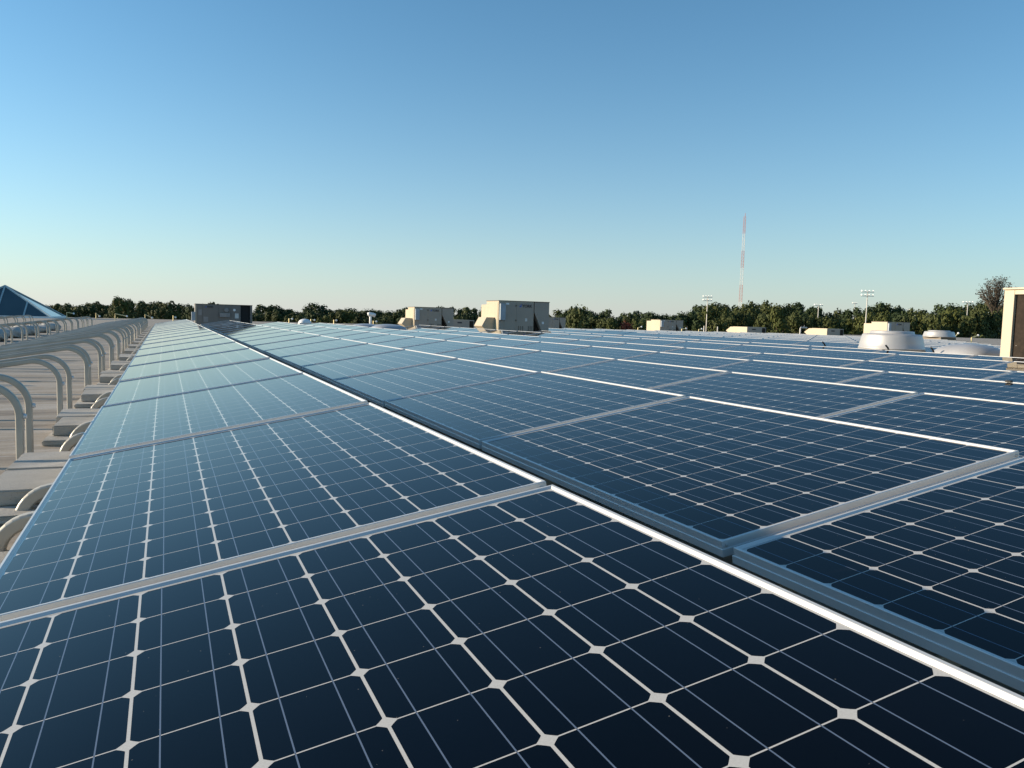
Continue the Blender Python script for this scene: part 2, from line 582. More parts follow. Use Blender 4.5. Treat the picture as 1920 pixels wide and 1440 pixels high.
pipe0 = from_bm('bent_pipe', pipe_bm(pipe_path(0.0)), M['tube'], smooth=False)
bv = pipe0.modifiers.new('soften', 'BEVEL'); bv.width = 0.004; bv.segments = 2; bv.limit_method = 'ANGLE'; bv.angle_limit = R(25)
bb = add_lathe(bmesh.new(), [(0.012, 0.0), (0.012, 0.006), (0.008, 0.012)], 10)
bmesh.ops.rotate(bb, matrix=Matrix.Rotation(R(90), 3, 'Y'), verts=bb.verts)
bmesh.ops.translate(bb, vec=(0.0150, 0, 0.055), verts=bb.verts)
bolt_proto = from_bm('bolt', bb, M['frame'])
bolt_used = False
pipes_first = True
RACKS = [(-0.28, 0.72, 'bare rack nearest the panels', 2, 18), (-2.02, 0.55, 'second bare rack from panels', 5, 18),
         (-3.80, 0.60, 'third bare rack from panels', 9, 18), (-5.55, 0.50, 'rack before the glass pyramid', 13, 18)]
for qi, (x, y, where, j0, j1) in enumerate(RACKS):
    for j in range(j0 - 1, j1 + 1):
        for s, nm in ((0, 'nearer'), (1, 'farther')):
            if pipes_first:
                o = pipe0
            else:
                o = pipe0.copy(); scene.collection.objects.link(o)
            pipes_first = False
            rnd = random.Random(qi * 977 + j * 2 + s)
            if qi == 0:
                bo = bolt_proto.copy() if bolt_used else bolt_proto
                if bolt_used: scene.collection.objects.link(bo)
                bolt_used = True
                bo.parent = o
            o.location = (x + rnd.uniform(-.012, .012), y + 1.6 * j + 0.40 * s + rnd.uniform(-.02, .02), rnd.uniform(-.006, .004))
            o.rotation_euler = (rnd.uniform(-.012, .012), 0, rnd.uniform(-.02, .02))
            tag(o, '%s pipe of the %s pair from the near end, %s' % (nm, ORD[j - j0 + 1], where),
                'pipe', 'bare bent mounting pipes left of the panels')

# pipes carrying the first row: only their low bends peep out at its left edge
def low_pipe_path():
    t = TILT
    hi = (1.08, 0.108)
    L = 1.155
    lx, lz = hi[0] - L * math.cos(t), hi[1] - L * math.sin(t)
    r2 = 0.095
    b = [(lx + r2 * math.sin(t) + r2 * math.cos(R(q)), lz - r2 * math.cos(t) + r2 * math.sin(R(q))) for q in
         [99.6 + (180 - 99.6) * i / 8 for i in range(9)]]
    a = [(hi[0] + r2 * math.cos(R(q)) * .9 - 0.01, hi[1] - r2 + r2 * math.sin(R(q))) for q in (80, 60, 40, 20, 0)]
    return [(b[-1][0], ROOF_Z)] + b[::-1] + a + [(a[-1][0], ROOF_Z)]
lp0 = from_bm('support_pipe', pipe_bm(low_pipe_path(), 0.020), M['tube'])
bv = lp0.modifiers.new('soften', 'BEVEL'); bv.width = 0.005; bv.segments = 2; bv.limit_method = 'ANGLE'; bv.angle_limit = R(25)
k = 0
for rowx, where in ((0.0, 'of the row beside the bare racks'), (1.50, 'of the second panel row')):
    for j in range(-1, 18):
        if rowx > 1 and j > 4:
            continue
        for s, nm in ((0, 'nearer'), (1, 'farther')):
            o = lp0 if k == 0 else lp0.copy()
            if k:
                scene.collection.objects.link(o)
            k += 1
            o.location = (rowx, 1.02 + 0.40 * s + 1.598 * j, 0)
            tag(o, '%s support pipe beneath the %s panel %s' % (nm, ORD[j + 1], where), 'pipe', 'curved pipes carrying the panels')

# ------------------------------------------------------- concrete ballast
def block_bm(lx, ly, lz, seed):
    rnd = random.Random(seed)
    bm = add_box(bmesh.new(), 0, lx, 0, ly, 0, lz)
    bmesh.ops.subdivide_edges(bm, edges=bm.edges[:], cuts=3, use_grid_fill=True)
    es = [e for e in bm.edges if len(e.link_faces) == 2 and e.calc_face_angle(0) > 0.5]
    bmesh.ops.bevel(bm, geom=es, offset=0.005, segments=2, affect='EDGES')
    for v in bm.verts:
        v.co += Vector((rnd.uniform(-.0015, .0015), rnd.uniform(-.0015, .0015), rnd.uniform(-.0012, .0012)))
    return bm
thick = [from_bm('concrete_block', block_bm(0.42, 0.37, 0.052, s), M['concrete']) for s in range(3)]
thin = [from_bm('concrete_paver', block_bm(0.44, 0.60, 0.028, s + 9), M['concrete']) for s in range(2)]
used = set()
def put(proto, loc, rz, label, cat, group):
    o = proto
    if proto.name in used:
        o = proto.copy(); scene.collection.objects.link(o)
    used.add(proto.name)
    o.location = loc; o.rotation_euler = (0, 0, rz)
    tag(o, label, cat, group)
for j in range(-1, 18):
    rnd = random.Random(j + 50)
    y = 3.07 - 1.598 + 1.598 * j + rnd.uniform(-.03, .03)
    zb = ROOF_Z + 0.001
    n = ORD[j + 1]
    put(thin[j % 2], (-0.262 + rnd.uniform(-.012, .012), y - 0.14, zb), rnd.uniform(-.02, .02),
        'thin concrete paver lowest in the %s ballast pile from the near end of the aisle' % n, 'paver', 'thin pavers under the ballast blocks')
    put(thick[j % 3], (-0.242 + rnd.uniform(-.015, .015), y, zb + 0.0290), rnd.uniform(-.03, .03),
        'front thick block in the %s ballast pile from the near end of the aisle' % n, 'concrete block', 'concrete ballast blocks beside the first panel row')
    put(thick[(j + 1) % 3], (-0.262 + rnd.uniform(-.012, .012), y + 0.40, zb + 0.0290), rnd.uniform(-.02, .02),
        'rear thick block in the %s ballast pile from the near end of the aisle' % n, 'concrete block', 'concrete ballast blocks beside the first panel row')
    put(thin[(j + 1) % 2], (-0.25, y + 0.47, zb), rnd.uniform(-.02, .02),
        'thin concrete paver under the rear block of the %s ballast pile in the aisle' % n, 'paver', 'thin pavers under the ballast blocks')

# rounded grey lumps of unknown kind lying under the second and third racks
def lump_bm(seed, lx, ly, lz):
    bm = bmesh.new()
    bmesh.ops.create_icosphere(bm, subdivisions=4, radius=1.0)
    rnd = random.Random(seed)
    ph = [rnd.uniform(0, 6) for _ in range(4)]
    for v in bm.verts:
        c = v.co
        f = 1 + 0.07 * math.sin(5 * c.x + ph[0]) * math.cos(4 * c.y + ph[1]) + 0.04 * math.sin(11 * c.x + 7 * c.z + ph[2])
        x = math.copysign(abs(c.x) ** 0.7, c.x) * f; y = math.copysign(abs(c.y) ** 0.7, c.y) * f
        z = math.copysign(abs(c.z) ** 0.8, c.z) * f
        v.co = (x * lx / 2, y * ly / 2, max(z * lz / 2, -lz * 0.42))
    return bm
bg0 = [from_bm('ballast_bag', lump_bm(s, 0.62, 0.95, 0.26), M['bag'], smooth=True) for s in range(2)]
words = ['largest grey ballast bag below the second rack, cut off by the photo edge',
         'grey ballast bag just behind the largest one below the second rack',
         'long grey ballast bag lying third below the second rack', 'small grey ballast bag fourth along below the second rack',
         'dusty grey ballast bag farthest along below the second rack']
for i, (x, y, s, rz) in enumerate([(-2.75, 16.3, 1.0, .1), (-2.72, 18.3, .92, -.15), (-2.70, 20.2, .95, .05), (-2.7, 22.4, .8, .2), (-2.7, 24.6, .85, .1)]):
    o = bg0[i % 2] if i < 2 else bg0[i % 2].copy()
    if i > 1: scene.collection.objects.link(o)
    o.location = (x, y, ROOF_Z + 0.11 * s); o.scale = (s, s, s); o.rotation_euler = (0, 0, rz)
    tag(o, words[i], 'ballast bag', 'grey ballast bags under the racks')

# ------------------------------------------------------- rooftop AC units
def lettering(parent, x, y, z, h, face='y'):
    """the maker's word with its blue flash, standing proud of the front wall"""
    cu = bpy.data.curves.new('lettering', 'FONT')
    cu.body = 'YORK'
    cu.size = h
    cu.extrude = 0.003
    cu.offset = h * 0.02
    o = bpy.data.objects.new('lettering', cu)
    cu.materials.append(M['ink'])
    me = bpy.data.meshes.new_from_object(o)
    bpy.data.objects.remove(o)
    o = link(bpy.data.objects.new('lettering', me), parent)
    o.location = (x + h * 0.75, y - 0.012, z)
    o.rotation_euler = (R(90), 0, 0)
    bm = bmesh.new()
    add_prism(bm, [(x, z + h * 0.05), (x + h * 0.45, z + h * 0.05), (x + h * 0.62, z + h * 0.72), (x + h * 0.40, z + h * 0.72), (x + h * 0.32, z + h * 0.30), (x + h * 0.05, z + h * 0.30)], 'y', y - 0.014, y - 0.003)
    from_bm('logo', bm, M['blue'], parent)

def hooded_unit(loc, w, d, h, label, detail=True, curb=0.12, hood=True):
    """condenser section at the right with its slanted coil, air hood on the sunny left side"""
    root = empty('rooftop_unit', loc)
    tag(root, label, 'rooftop unit', 'hooded beige rooftop units')
    box('curb', M['greybeige'], root, 0.05, w - 0.05, 0.05, d - 0.05, 0, curb)
    xs = w * 0.69
    box('cabinet', M['beige'], root, 0, xs, 0.0, d * 0.66, curb, h - 0.02, bevel=0.008)
    box('rear_cabinet', M['beige'], root, 0.03, w - 0.02, d * 0.66 + 0.002, d, curb, h * 0.90, bevel=0.008)
    bm = add_prism(bmesh.new(), [(xs + 0.025, h - 0.02), (w, h - 0.02), (w, curb), (w * 0.905, curb), (xs + 0.025, h * 0.72)], 'y', 0.004, d * 0.65)
    from_bm('condenser_panel', bm, M['greybeige'], root)
    bm = add_prism(bmesh.new(), [(xs + 0.003, curb), (w * 0.90, curb), (xs + 0.02, h * 0.70), (xs + 0.003, h * 0.70)], 'y', 0.18, d * 0.64)
    from_bm('coil', bm, M['coil'], root)
    box('top_cover', M['trim'], root, -0.012, w + 0.012, -0.012, d * 0.665, h - 0.018, h + 0.004)
    # front wall: separate access panels, their shade put into a darker beige
    px = [0.012, w * 0.11, w * 0.34, xs - 0.008]
    pans = []
    for i in range(3):
        pans.append(box('access_panel', M['greybeige'], root, px[i] + 0.006, px[i + 1] - 0.006, -0.010, -0.001, curb + 0.03, h - 0.05, bevel=0.002))
    box('electrical_box', M['boxgrey'], root, w * 0.015, w * 0.115, -0.10, -0.012, h * 0.50, h * 0.92, bevel=0.006)
    if detail:
        for lx in (0.385, 0.425, 0.465, 0.580, 0.615, 0.650):
            box('louver', M['trim'], pans[2], w * lx, w * (lx + 0.018), -0.016, -0.011, h * 0.20, h * 0.36)
        for lz in (0.86, 0.48, 0.2):
            box('handle', M['trim'], pans[1], w * 0.325, w * 0.35, -0.03, -0.011, h * lz, h * lz + 0.05)
        box('sticker', M['sticker'], pans[2], w * 0.52, w * 0.56, -0.013, -0.0105, h * 0.48, h * 0.56)
        box('sticker', M['white'], root, w * 0.86, w * 0.90, 0.001, 0.003, h * 0.42, h * 0.48)
        box('sticker', M['white'], pans[1], w * 0.14, w * 0.20, -0.013, -0.0105, h * 0.90, h * 0.94)
    lettering(root, w * 0.40, -0.004, h * 0.84, h * 0.105)
    if hood:
        bm = add_prism(bmesh.new(), [(-0.002, h * 0.56), (-0.30, h * 0.56), (-0.46, h * 0.33), (-0.30, h * 0.22), (-0.002, h * 0.14)], 'y', d * 0.18, d * 0.62)
        from_bm('air_hood', bm, M['beige'], root)
        box('side_panel', M['beige'], root, -0.010, -0.001, d * 0.03, d * 0.15, curb + 0.05, h - 0.06, bevel=0.002)
    return root

hooded_unit((10.26, 22.6, ROOF_Z), 1.83, 1.63, 1.27, 'largest hooded beige rooftop unit with black and blue lettering near the middle', True)
hooded_unit((9.79, 30.6, ROOF_Z), 1.72, 1.45, 1.07, 'smaller hooded beige unit with lettering standing left of the largest one')
hooded_unit((28.2, 40.0, ROOF_Z), 1.70, 1.55, 0.88, 'small beige unit on the horizon between round tree and left floodlight', True, hood=False)
hooded_unit((35.96, 30.0, ROOF_Z), 1.70, 1.60, 1.07, 'beige unit rising directly behind the silver fan hood', False, hood=False)
hooded_unit((19.4, 38.0, ROOF_Z), 1.25, 1.2, 0.83, 'distant grey unit peeping out right behind the largest hooded unit', False, hood=False)

# plain grey unit standing across the end of the first rows
def plain_unit():
    w, d, h = 2.13, 1.2, 0.94
    root = empty('rooftop_unit', (1.39, 32.2, ROOF_Z))
    tag(root, 'grey-brown rooftop unit with black opening at the end of the first panel rows', 'rooftop unit')
    box('curb', M['darkunit'], root, 0.04, w - 0.04, 0.04, d - 0.04, 0, 0.1)
    box('cabinet', M['darkunit'], root, 0, w * 0.79, 0, d, 0.1, h - 0.015, bevel=0.008)
    box('end_post', M['darkunit'], root, w * 0.962, w, 0, d, 0.1, h - 0.015, bevel=0.005)
    box('top_cover', M['trim'], root, -0.012, w + 0.012, -0.012, d + 0.012, h - 0.014, h + 0.004)
    box('coil', M['black'], root, w * 0.792, w * 0.96, 0.10, d, 0.1, h - 0.016)
    box('corner_post', M['beige'], root, -0.006, 0.04, -0.010, -0.001, 0.12, h - 0.03, bevel=0.002)  # pale strip on the front: sunlit left edge put in as colour
    for a, b in ((0.03, 0.12), (0.125, 0.40), (0.405, 0.775)):
        box('access_panel', M['darkunit'], root, w * a, w * b - 0.006, -0.008, -0.001, 0.13, h - 0.05, bevel=0.002)
    box('electrical_box', M['boxgrey'], root, -0.14, -0.008, -0.05, 0.25, 0.28, 0.62, bevel=0.006)
    box('sticker', M['dimsticker'], root, w * 0.05, w * 0.11, -0.012, -0.0085, 0.50, 0.72)
    box('sticker', M['dimsticker'], root, w * 0.14, w * 0.22, -0.012, -0.0085, 0.22, 0.44)
    box('sticker', M['sticker'], root, w * 0.69, w * 0.755, -0.012, -0.0085, 0.40, 0.60)
    box('vent_box', M['dimsticker'], root, w * 0.42, w * 0.60, -0.09, -0.0085, 0.44, 0.60, bevel=0.008)
    b2 = add_lathe(bmesh.new(), [(0.085, 0), (0.085, 0.05), (0.07, 0.065)], 20)
    bmesh.ops.rotate(b2, matrix=Matrix.Rotation(R(90), 3, 'X'), verts=b2.verts)
    bmesh.ops.translate(b2, vec=(w * 0.54, -0.008, 0.72), verts=b2.verts)
    from_bm('gauge', b2, M['dimsticker'], root)
    b2 = add_lathe(bmesh.new(), [(0.05, 0), (0.05, 0.01), (0.04, 0.012)], 16)
    bmesh.ops.rotate(b2, matrix=Matrix.Rotation(R(90), 3, 'X'), verts=b2.verts)
    bmesh.ops.translate(b2, vec=(w * 0.68, -0.008, 0.73), verts=b2.verts)
    from_bm('round_sticker', b2, M['white'], root)
    lettering(root, w * 0.17, -0.008, 0.80, 0.085)
plain_unit()

def low_unit(loc, w, d, h, label, hood=True, dark=True):
    root = empty('rooftop_unit', loc)
    tag(root, label, 'rooftop unit', 'low beige rooftop units far along the roof')
    box('cabinet', M['beige'], root, 0, w * 0.76, 0, d, 0, h, bevel=0.006)
    box('condenser_panel', M['greybeige'], root, w * 0.762, w, 0.003, d, 0, h * 0.98, bevel=0.006)
    box('access_panel', M['greybeige'], root, 0.02, w * 0.74, -0.008, -0.001, 0.04, h - 0.03, bevel=0.002)
    if dark:
        box('coil', M['coil'], root, w * 0.79, w * 0.97, -0.006, 0.0, h * 0.25, h * 0.9)
    if hood:
        bm = add_prism(bmesh.new(), [(d + 0.002, h * 0.97), (d + 0.30, h * 0.97), (d + 0.75, h * 0.52), (d + 0.30, h * 0.08), (d + 0.002, h * 0.08)], 'x', 0.02, w * 0.74)
        from_bm('air_hood', bm, M['beige'], root)
    box('sticker', M['ink'], root, w * 0.25, w * 0.45, -0.011, -0.0085, h * 0.66, h * 0.8)
low_unit((34.89, 40.0, ROOF_Z), 1.55, 1.4, 0.57, 'low beige unit with pointed sunlit hood under the red and white mast')
low_unit((41.7, 40.0, ROOF_Z), 1.5, 1.4, 0.60, 'low beige unit with pointed hood just left of the silver fan hood')
low_unit((14.0, 38.0, ROOF_Z), 1.25, 1.3, 0.56, 'low grey unit with dark square end between the two lettered units', hood=False)

def corner_unit():
    """large unit at the right: only the sunny coil side with its lit corner post shows"""
    x, y0, w, d, h = 11.60, 3.9, 2.3, 2.52, 1.33
    root = empty('rooftop_unit', (x, y0, ROOF_Z))
    tag(root, 'tall beige unit with dark brown coil side at the right photo edge', 'rooftop unit')
    box('curb', M['greybeige'], root, 0.06, w - 0.06, 0.06, d - 0.06, 0, 0.22)
    box('cabinet', M['beige'], root, 0.10, w, 0.0, d, 0.22, h - 0.03)
    box('corner_post', M['beige'], root, 0.0, 0.098, d - 0.15, d + 0.004, 0.222, h - 0.035, bevel=0.006)
    box('corner_post', M['beige'], root, 0.0, 0.098, -0.004, 0.15, 0.222, h - 0.035, bevel=0.006)
    box('top_rail', M['beige'], root, 0.0, 0.098, 0.152, d - 0.152, h - 0.10, h - 0.035, bevel=0.006)
    box('bottom_rail', M['beige'], root, 0.0, 0.098, 0.152, d - 0.152, 0.222, 0.27, bevel=0.006)
    box('coil', M['coil'], root, 0.045, 0.098, 0.153, d - 0.153, 0.272, h - 0.102)
    box('top_cover', M['beige'], root, -0.02, w + 0.02, -0.02, d + 0.02, h - 0.029, h, bevel=0.006)
    rnd = random.Random(4)
    bm = bmesh.new()
    for i in range(26):
        yy, zz = rnd.uniform(0.2, d - 0.2), rnd.uniform(0.32, h - 0.15)
        s = rnd.uniform(0.004, 0.010)
        add_box(bm, 0.041, 0.0448, yy, yy + s, zz, zz + s)
    from_bm('lint_speck', bm, M['sticker'], root)
corner_unit()

# -------------------------------------------------- fans, domes, roof bits
def fan_hood(loc, r, h, curb, label, cat='fan hood'):
    root = empty('fan_hood', loc)
    tag(root, label, cat)
    prof = [(r * 0.98, curb - 0.02), (r, curb), (r * 1.0, curb + 0.012), (r * 0.985, curb + 0.02), (r * 0.955, curb + h * 0.35), (r * 0.905, curb + h * 0.70), (r * 0.893, curb + h * 0.76),
            (r * 0.875, curb + h * 0.80), (r * 0.84, curb + h * 0.82), (r * 0.68, curb + h * 0.835), (r * 0.665, curb + h * 0.85), (r * 0.66, curb + h * 0.95), (r * 0.645, curb + h * 0.985), (r * 0.60, curb + h), (0.02, curb + h)]
    from_bm('hood', add_lathe(bmesh.new(), prof, 64), M['spun'], root, True)
    box('curb', M['trim'], root, -r * 0.72, r * 0.72, -r * 0.72, r * 0.72, 0, curb - 0.02)
    for k in range(4):
        a = R(45 + 90 * k)
        box('bracket', M['spun'], root, r * 0.86 * math.cos(a) - 0.02, r * 0.86 * math.cos(a) + 0.02, r * 0.86 * math.sin(a) - 0.02, r * 0.86 * math.sin(a) + 0.02, curb - 0.06, curb - 0.018)
    return root
fan_hood((12.05, 8.75, ROOF_Z), 0.54, 0.31, 0.34, 'large round silver fan hood between the panel rows')
fan_hood((29.9, 22.0, ROOF_Z), 0.62, 0.26, 0.42, 'small distant silver fan hood right of the large one')

def dome(loc, r, h, curb, label, mat, sy=1.0, power=3.0):
    root = empty('skylight_dome', loc)
    tag(root, label, 'skylight dome', 'skylight domes on the roof')
    prof = [(r, curb), (r, curb + 0.012)] + [(r * math.cos(R(a)) * 0.97, curb + 0.014 + h * math.sin(R(a))) for a in range(2, 90, 8)] + [(0.01, curb + 0.014 + h)]
    from_bm('dome', add_lathe(bmesh.new(), prof, 56, 1.0, sy, power), mat, root, True)
    box('curb', M['frame'], root, -r * 0.93, r * 0.93, -r * 0.93 * sy, r * 0.93 * sy, 0, curb - 0.002)
dome((12.45, 7.55, ROOF_Z), 0.50, 0.20, 0.27, 'pale grey skylight dome between fan hood and dark coil unit', M['acrylic'])
dome((6.95, 23.9, ROOF_Z), 0.56, 0.15, 0.24, 'broad grey skylight dome at the near end of the dome aisle', M['acrylic'])
dome((6.85, 26.6, ROOF_Z), 0.52, 0.12, 0.24, 'grey skylight dome half hidden behind the broad one', M['acrylic'])
dome((5.78, 33.4, ROOF_Z), 0.27, 0.16, 0.27, 'bright white skylight dome beyond the row ends near the grey unit', M['white'], power=2.4)

def vent_pipe(loc, label):
    root = empty('vent_pipe', loc)
    tag(root, label, 'vent pipe')
    bm = add_lathe(bmesh.new(), [(0.055, 0), (0.055, 0.62), (0.05, 0.63)], 16)
    from_bm('pipe', bm, M['white'], root, True)
    bm = add_tube(bmesh.new(), [(-0.12, 0, 0.70), (-0.06, 0, 0.72), (0.10, 0, 0.70), (0.22, 0, 0.66)], 0.09, 10)
    from_bm('cap', bm, M['white'], root, True)
vent_pipe((9.0, 35.0, ROOF_Z), 'white vent pipe with a bent cap left of the smaller hooded unit')

def thin_post(loc, h, label, hook=0.0):
    bm = bmesh.new()
    if hook:
        add_tube(bm, [(0, 0, 0), (0, 0, h - 0.06), (0.04, 0, h), (hook, 0, h)], 0.05, 8)
    else:
        add_tube(bm, [(0, 0, 0), (0, 0, h)], 0.045, 8, r_end=0.035)
    tag(from_bm('roof_post', bm, M['steel'], loc=loc), label, 'post', 'thin posts along the far roof')
thin_post((36.0, 46.0, ROOF_Z), 0.55, 'thin grey post just right of the left floodlight pole')
thin_post((37.2, 46.0, ROOF_Z), 0.52, 'second thin grey post, halfway from floodlight pole to the pointed low unit')
thin_post((38.4, 39.0, ROOF_Z), 0.62, 'pale hooked post between the two low pointed units', 0.55)
thin_post((44.0, 38.0, ROOF_Z), 0.5, 'short curled post beside the low unit near the fan hood', 0.2)

def rod(loc, dx, dy, dz, label):
    root = empty('angled_rod', loc)
    tag(root, label, 'rod', 'thin sunlit rods sticking up from the roof')
    bm = add_tube(bmesh.new(), [(0, 0, 0), (0, 0, 0.36), (dx, dy, 0.36 + dz)], 0.028, 6)
    from_bm('rod', bm, M['rod'], root)
    bm = bmesh.new(); bmesh.ops.create_icosphere(bm, subdivisions=2, radius=0.055)
    from_bm('tip', bm, M['white'], root, True, loc=(dx, dy, 0.36 + dz))
RODS = [
    ((-4.89, 51.01), 0.36, -0.06, 'sunlit angled rod beside the glass pyramid'),
    ((-3.34, 50.35), 0.18, -0.17, 'short sunlit rod above the near bare racks'),
    ((-2.33, 49.91), 0.61, -0.13, 'level sunlit rod before the yellowish tree'),
    ((-0.75, 49.23), 0.37, -0.18, 'short level rod between yellowish tree and panel row end'),
    ((0.72, 46.39), 0.11, -0.1, 'sunlit rod just left of the grey-brown unit'),
    ((6.57, 43.85), 0.17, -0.01, 'angled rod left of the white dome'),
    ((7.67, 43.36), 0.2, -0.04, 'angled rod just right of the white dome'),
    ((8.83, 42.86), 0.14, -0.03, 'angled rod between the white dome and the vent pipe'),
    ((10.83, 42.0), 0.17, -0.03, 'angled rod beside the white vent pipe'),
    ((27.59, 36.88), 0.3, 0.03, 'angled rod right of the small beige horizon unit'),
    ((28.49, 36.49), 0.21, 0.03, 'angled rod left of the first floodlight pole'),
    ((36.57, 26.43), 0.27, 0.2, 'level rod right of the small distant fan hood'),
    ((37.36, 26.09), 0.48, 0.12, 'long slanting rod left of the dark coil unit'),
    ((25.28, 37.89), 0.24, 0.06, 'short rod left of the small beige horizon unit'),
]
for loc, dx, dz, label in RODS:
    rod((loc[0], loc[1], ROOF_Z), dx, 0.0, dz, label)

def cable(loc, label):
    bm = add_tube(bmesh.new(), [(0, 0, 0), (0.0, 0, 0.18), (-0.01, 0, 0.26), (-0.05, 0, 0.33), (-0.10, 0, 0.37)], 0.014, 8)
    tag(from_bm('cable_stub', bm, M['rubber'], loc=loc), label, 'cable', 'black cable ends in the fan aisle')
cable((11.0, 6.75 + 1.1, ROOF_Z + 0.05), 'curved black cable end just left of the large silver fan hood')
cable((11.1, 9.3, ROOF_Z + 0.05), 'curved black cable end farthest left in the fan aisle')
cable((11.9, 7.75, ROOF_Z + 0.03), 'curved black cable end between fan hood and pale skylight dome')

# ------------------------------------------------------------ glass pyramid
def pyramid():
    c = (-8.24, 53.3, ROOF_Z); b, h = 2.72, 1.80
    root = empty('glass_pyramid', c, R(0))
    root.rotation_euler = (0, 0, R(-2))
    tag(root, 'dark glass pyramid skylight with pale mullions at the left photo edge', 'skylight')
    bm = bmesh.new()
    base = [bm.verts.new((sx * b, sy * b, 0.05)) for sx, sy in ((-1, -1), (1, -1), (1, 1), (-1, 1))]
    top = bm.verts.new((0, 0, h))
    for i in range(4):
        bm.faces.new((base[i], base[(i + 1) % 4], top))
    bm.faces.new(base[::-1])
    from_bm('glass', bm, M['pyrglass'], root)
    cs = [Vector((sx * b, sy * b, 0.05)) for sx, sy in ((-1, -1), (1, -1), (1, 1), (-1, 1))]
    apex = Vector((0, 0, h))
    for p in cs:
        from_bm('ridge_bar', add_tube(bmesh.new(), [p, apex], 0.055, square=True), M['mullion'], root)
    for i in range(4):
        a, q = cs[i], cs[(i + 1) % 4]
        for t in ((0.25, 0.5, 0.75) if i == 0 else ()):
            f = a.lerp(q, t); s = min(t, 1 - t) * 2
            e = f + (apex - (a + q) / 2) * s * 0.985
            from_bm('mullion', add_tube(bmesh.new(), [f, e], 0.04, square=True), M['mullion'], root)
    box('kerb', M['white'], root, -b - .08, b + .08, -b - .08, b + .08, 0, 0.10)
pyramid()

# ------------------------------------------------------------- far uprights
def floodlight(loc, h, lamps, label, twin=True, bar=1.0):
    root = empty('floodlight_pole', loc)
    tag(root, label, 'floodlight pole', 'sports floodlight poles before the trees')
    from_bm('pole', add_tube(bmesh.new(), [(0, 0, 0), (0, 0, h)], 0.14, 10, r_end=0.085), M['steel'], root)
    yaw = R(-23)
    bars = (h - 0.2, h - 0.95) if twin else (h - 0.2,)
    for z in bars:
        bm = add_box(bmesh.new(), -bar, bar, -0.05, 0.05, z - 0.05, z + 0.05)
        o = from_bm('crossarm', bm, M['steel'], root); o.rotation_euler = (0, 0, yaw)
        for k in range(lamps):
            x = -bar + 0.12 + (2 * bar - 0.24) * k / (lamps - 1)
            if abs(x) < 0.12: continue
            bm = add_lathe(bmesh.new(), [(0.06, 0.0), (0.13, 0.13), (0.15, 0.19), (0.13, 0.195)], 14)
            bmesh.ops.rotate(bm, matrix=Vector((-0.75, -0.6, -0.2)).to_track_quat('Z', 'Y').to_matrix(), verts=bm.verts)
            bmesh.ops.translate(bm, vec=(x, -0.1, z + 0.26), verts=bm.verts)
            from_bm('lamp_head', bm, M['lamp'], o)
G = -6.5
floodlight((106.33, 138.84, G), 12.9, 4, 'floodlight pole with eight bright lamps left of the red and white mast')
floodlight((143.0, 144.7, G), 12.3, 5, 'shorter floodlight pole with one dull crossarm right of the mast', False, 1.05)
floodlight((121.43, 110.48, G), 14.0, 4, 'tallest floodlight pole with two lamp rows above the fan hood', True, 1.2)
floodlight((190.55, 178.9, G), 14.5, 4, 'tiny distant floodlight pole just left of the tallest one', False, 0.75)
floodlight((196.7, 165.12, G), 12.7, 4, 'low distant floodlight in front of trees right of the fan hood', False, 1.2)
floodlight((175.59, 130.65, G), 13.9, 4, 'white-lamped floodlight pole left of the dark coil unit', False, 1.25)

def mast():
    root = empty('lattice_mast', (344.3, 418.8, G))
    tag(root, 'tall slim red and white lattice mast rising behind the trees', 'mast')
    H, n = 76.7, 7
    lean = Vector((0.0, 0.0, 1.0))
    sec = H / n
    for s in range(n):
        bm = bmesh.new()
        z0, z1 = s * sec, (s + 1) * sec
        def leg(z, k):
            r = 1.35 - 0.55 * z / H
            a = R(20 + 120 * k)
            return Vector((r * math.cos(a), r * math.sin(a), z))
        for k in range(3):
            add_tube(bm, [leg(z0, k), leg(z1, k)], 0.13, 6)
        steps = 5
        for q in range(steps):
            a, b = z0 + sec * q / steps, z0 + sec * (q + 1) / steps
            for k in range(3):
                add_tube(bm, [leg(a, k), leg(b, (k + 1) % 3)], 0.055, 4)
                add_tube(bm, [leg(a, (k + 1) % 3), leg(b, k)], 0.055, 4)
                add_tube(bm, [leg(b, k), leg(b, (k + 1) % 3)], 0.05, 4)
        from_bm('red_section' if s % 2 == 0 else 'white_section', bm, M['red'] if s % 2 == 0 else M['mastwhite'], root)
    from_bm('tip', add_tube(bmesh.new(), [(0, 0, H), (0, 0, H + 2.2)], 0.16, 6), M['red'], root)
mast()

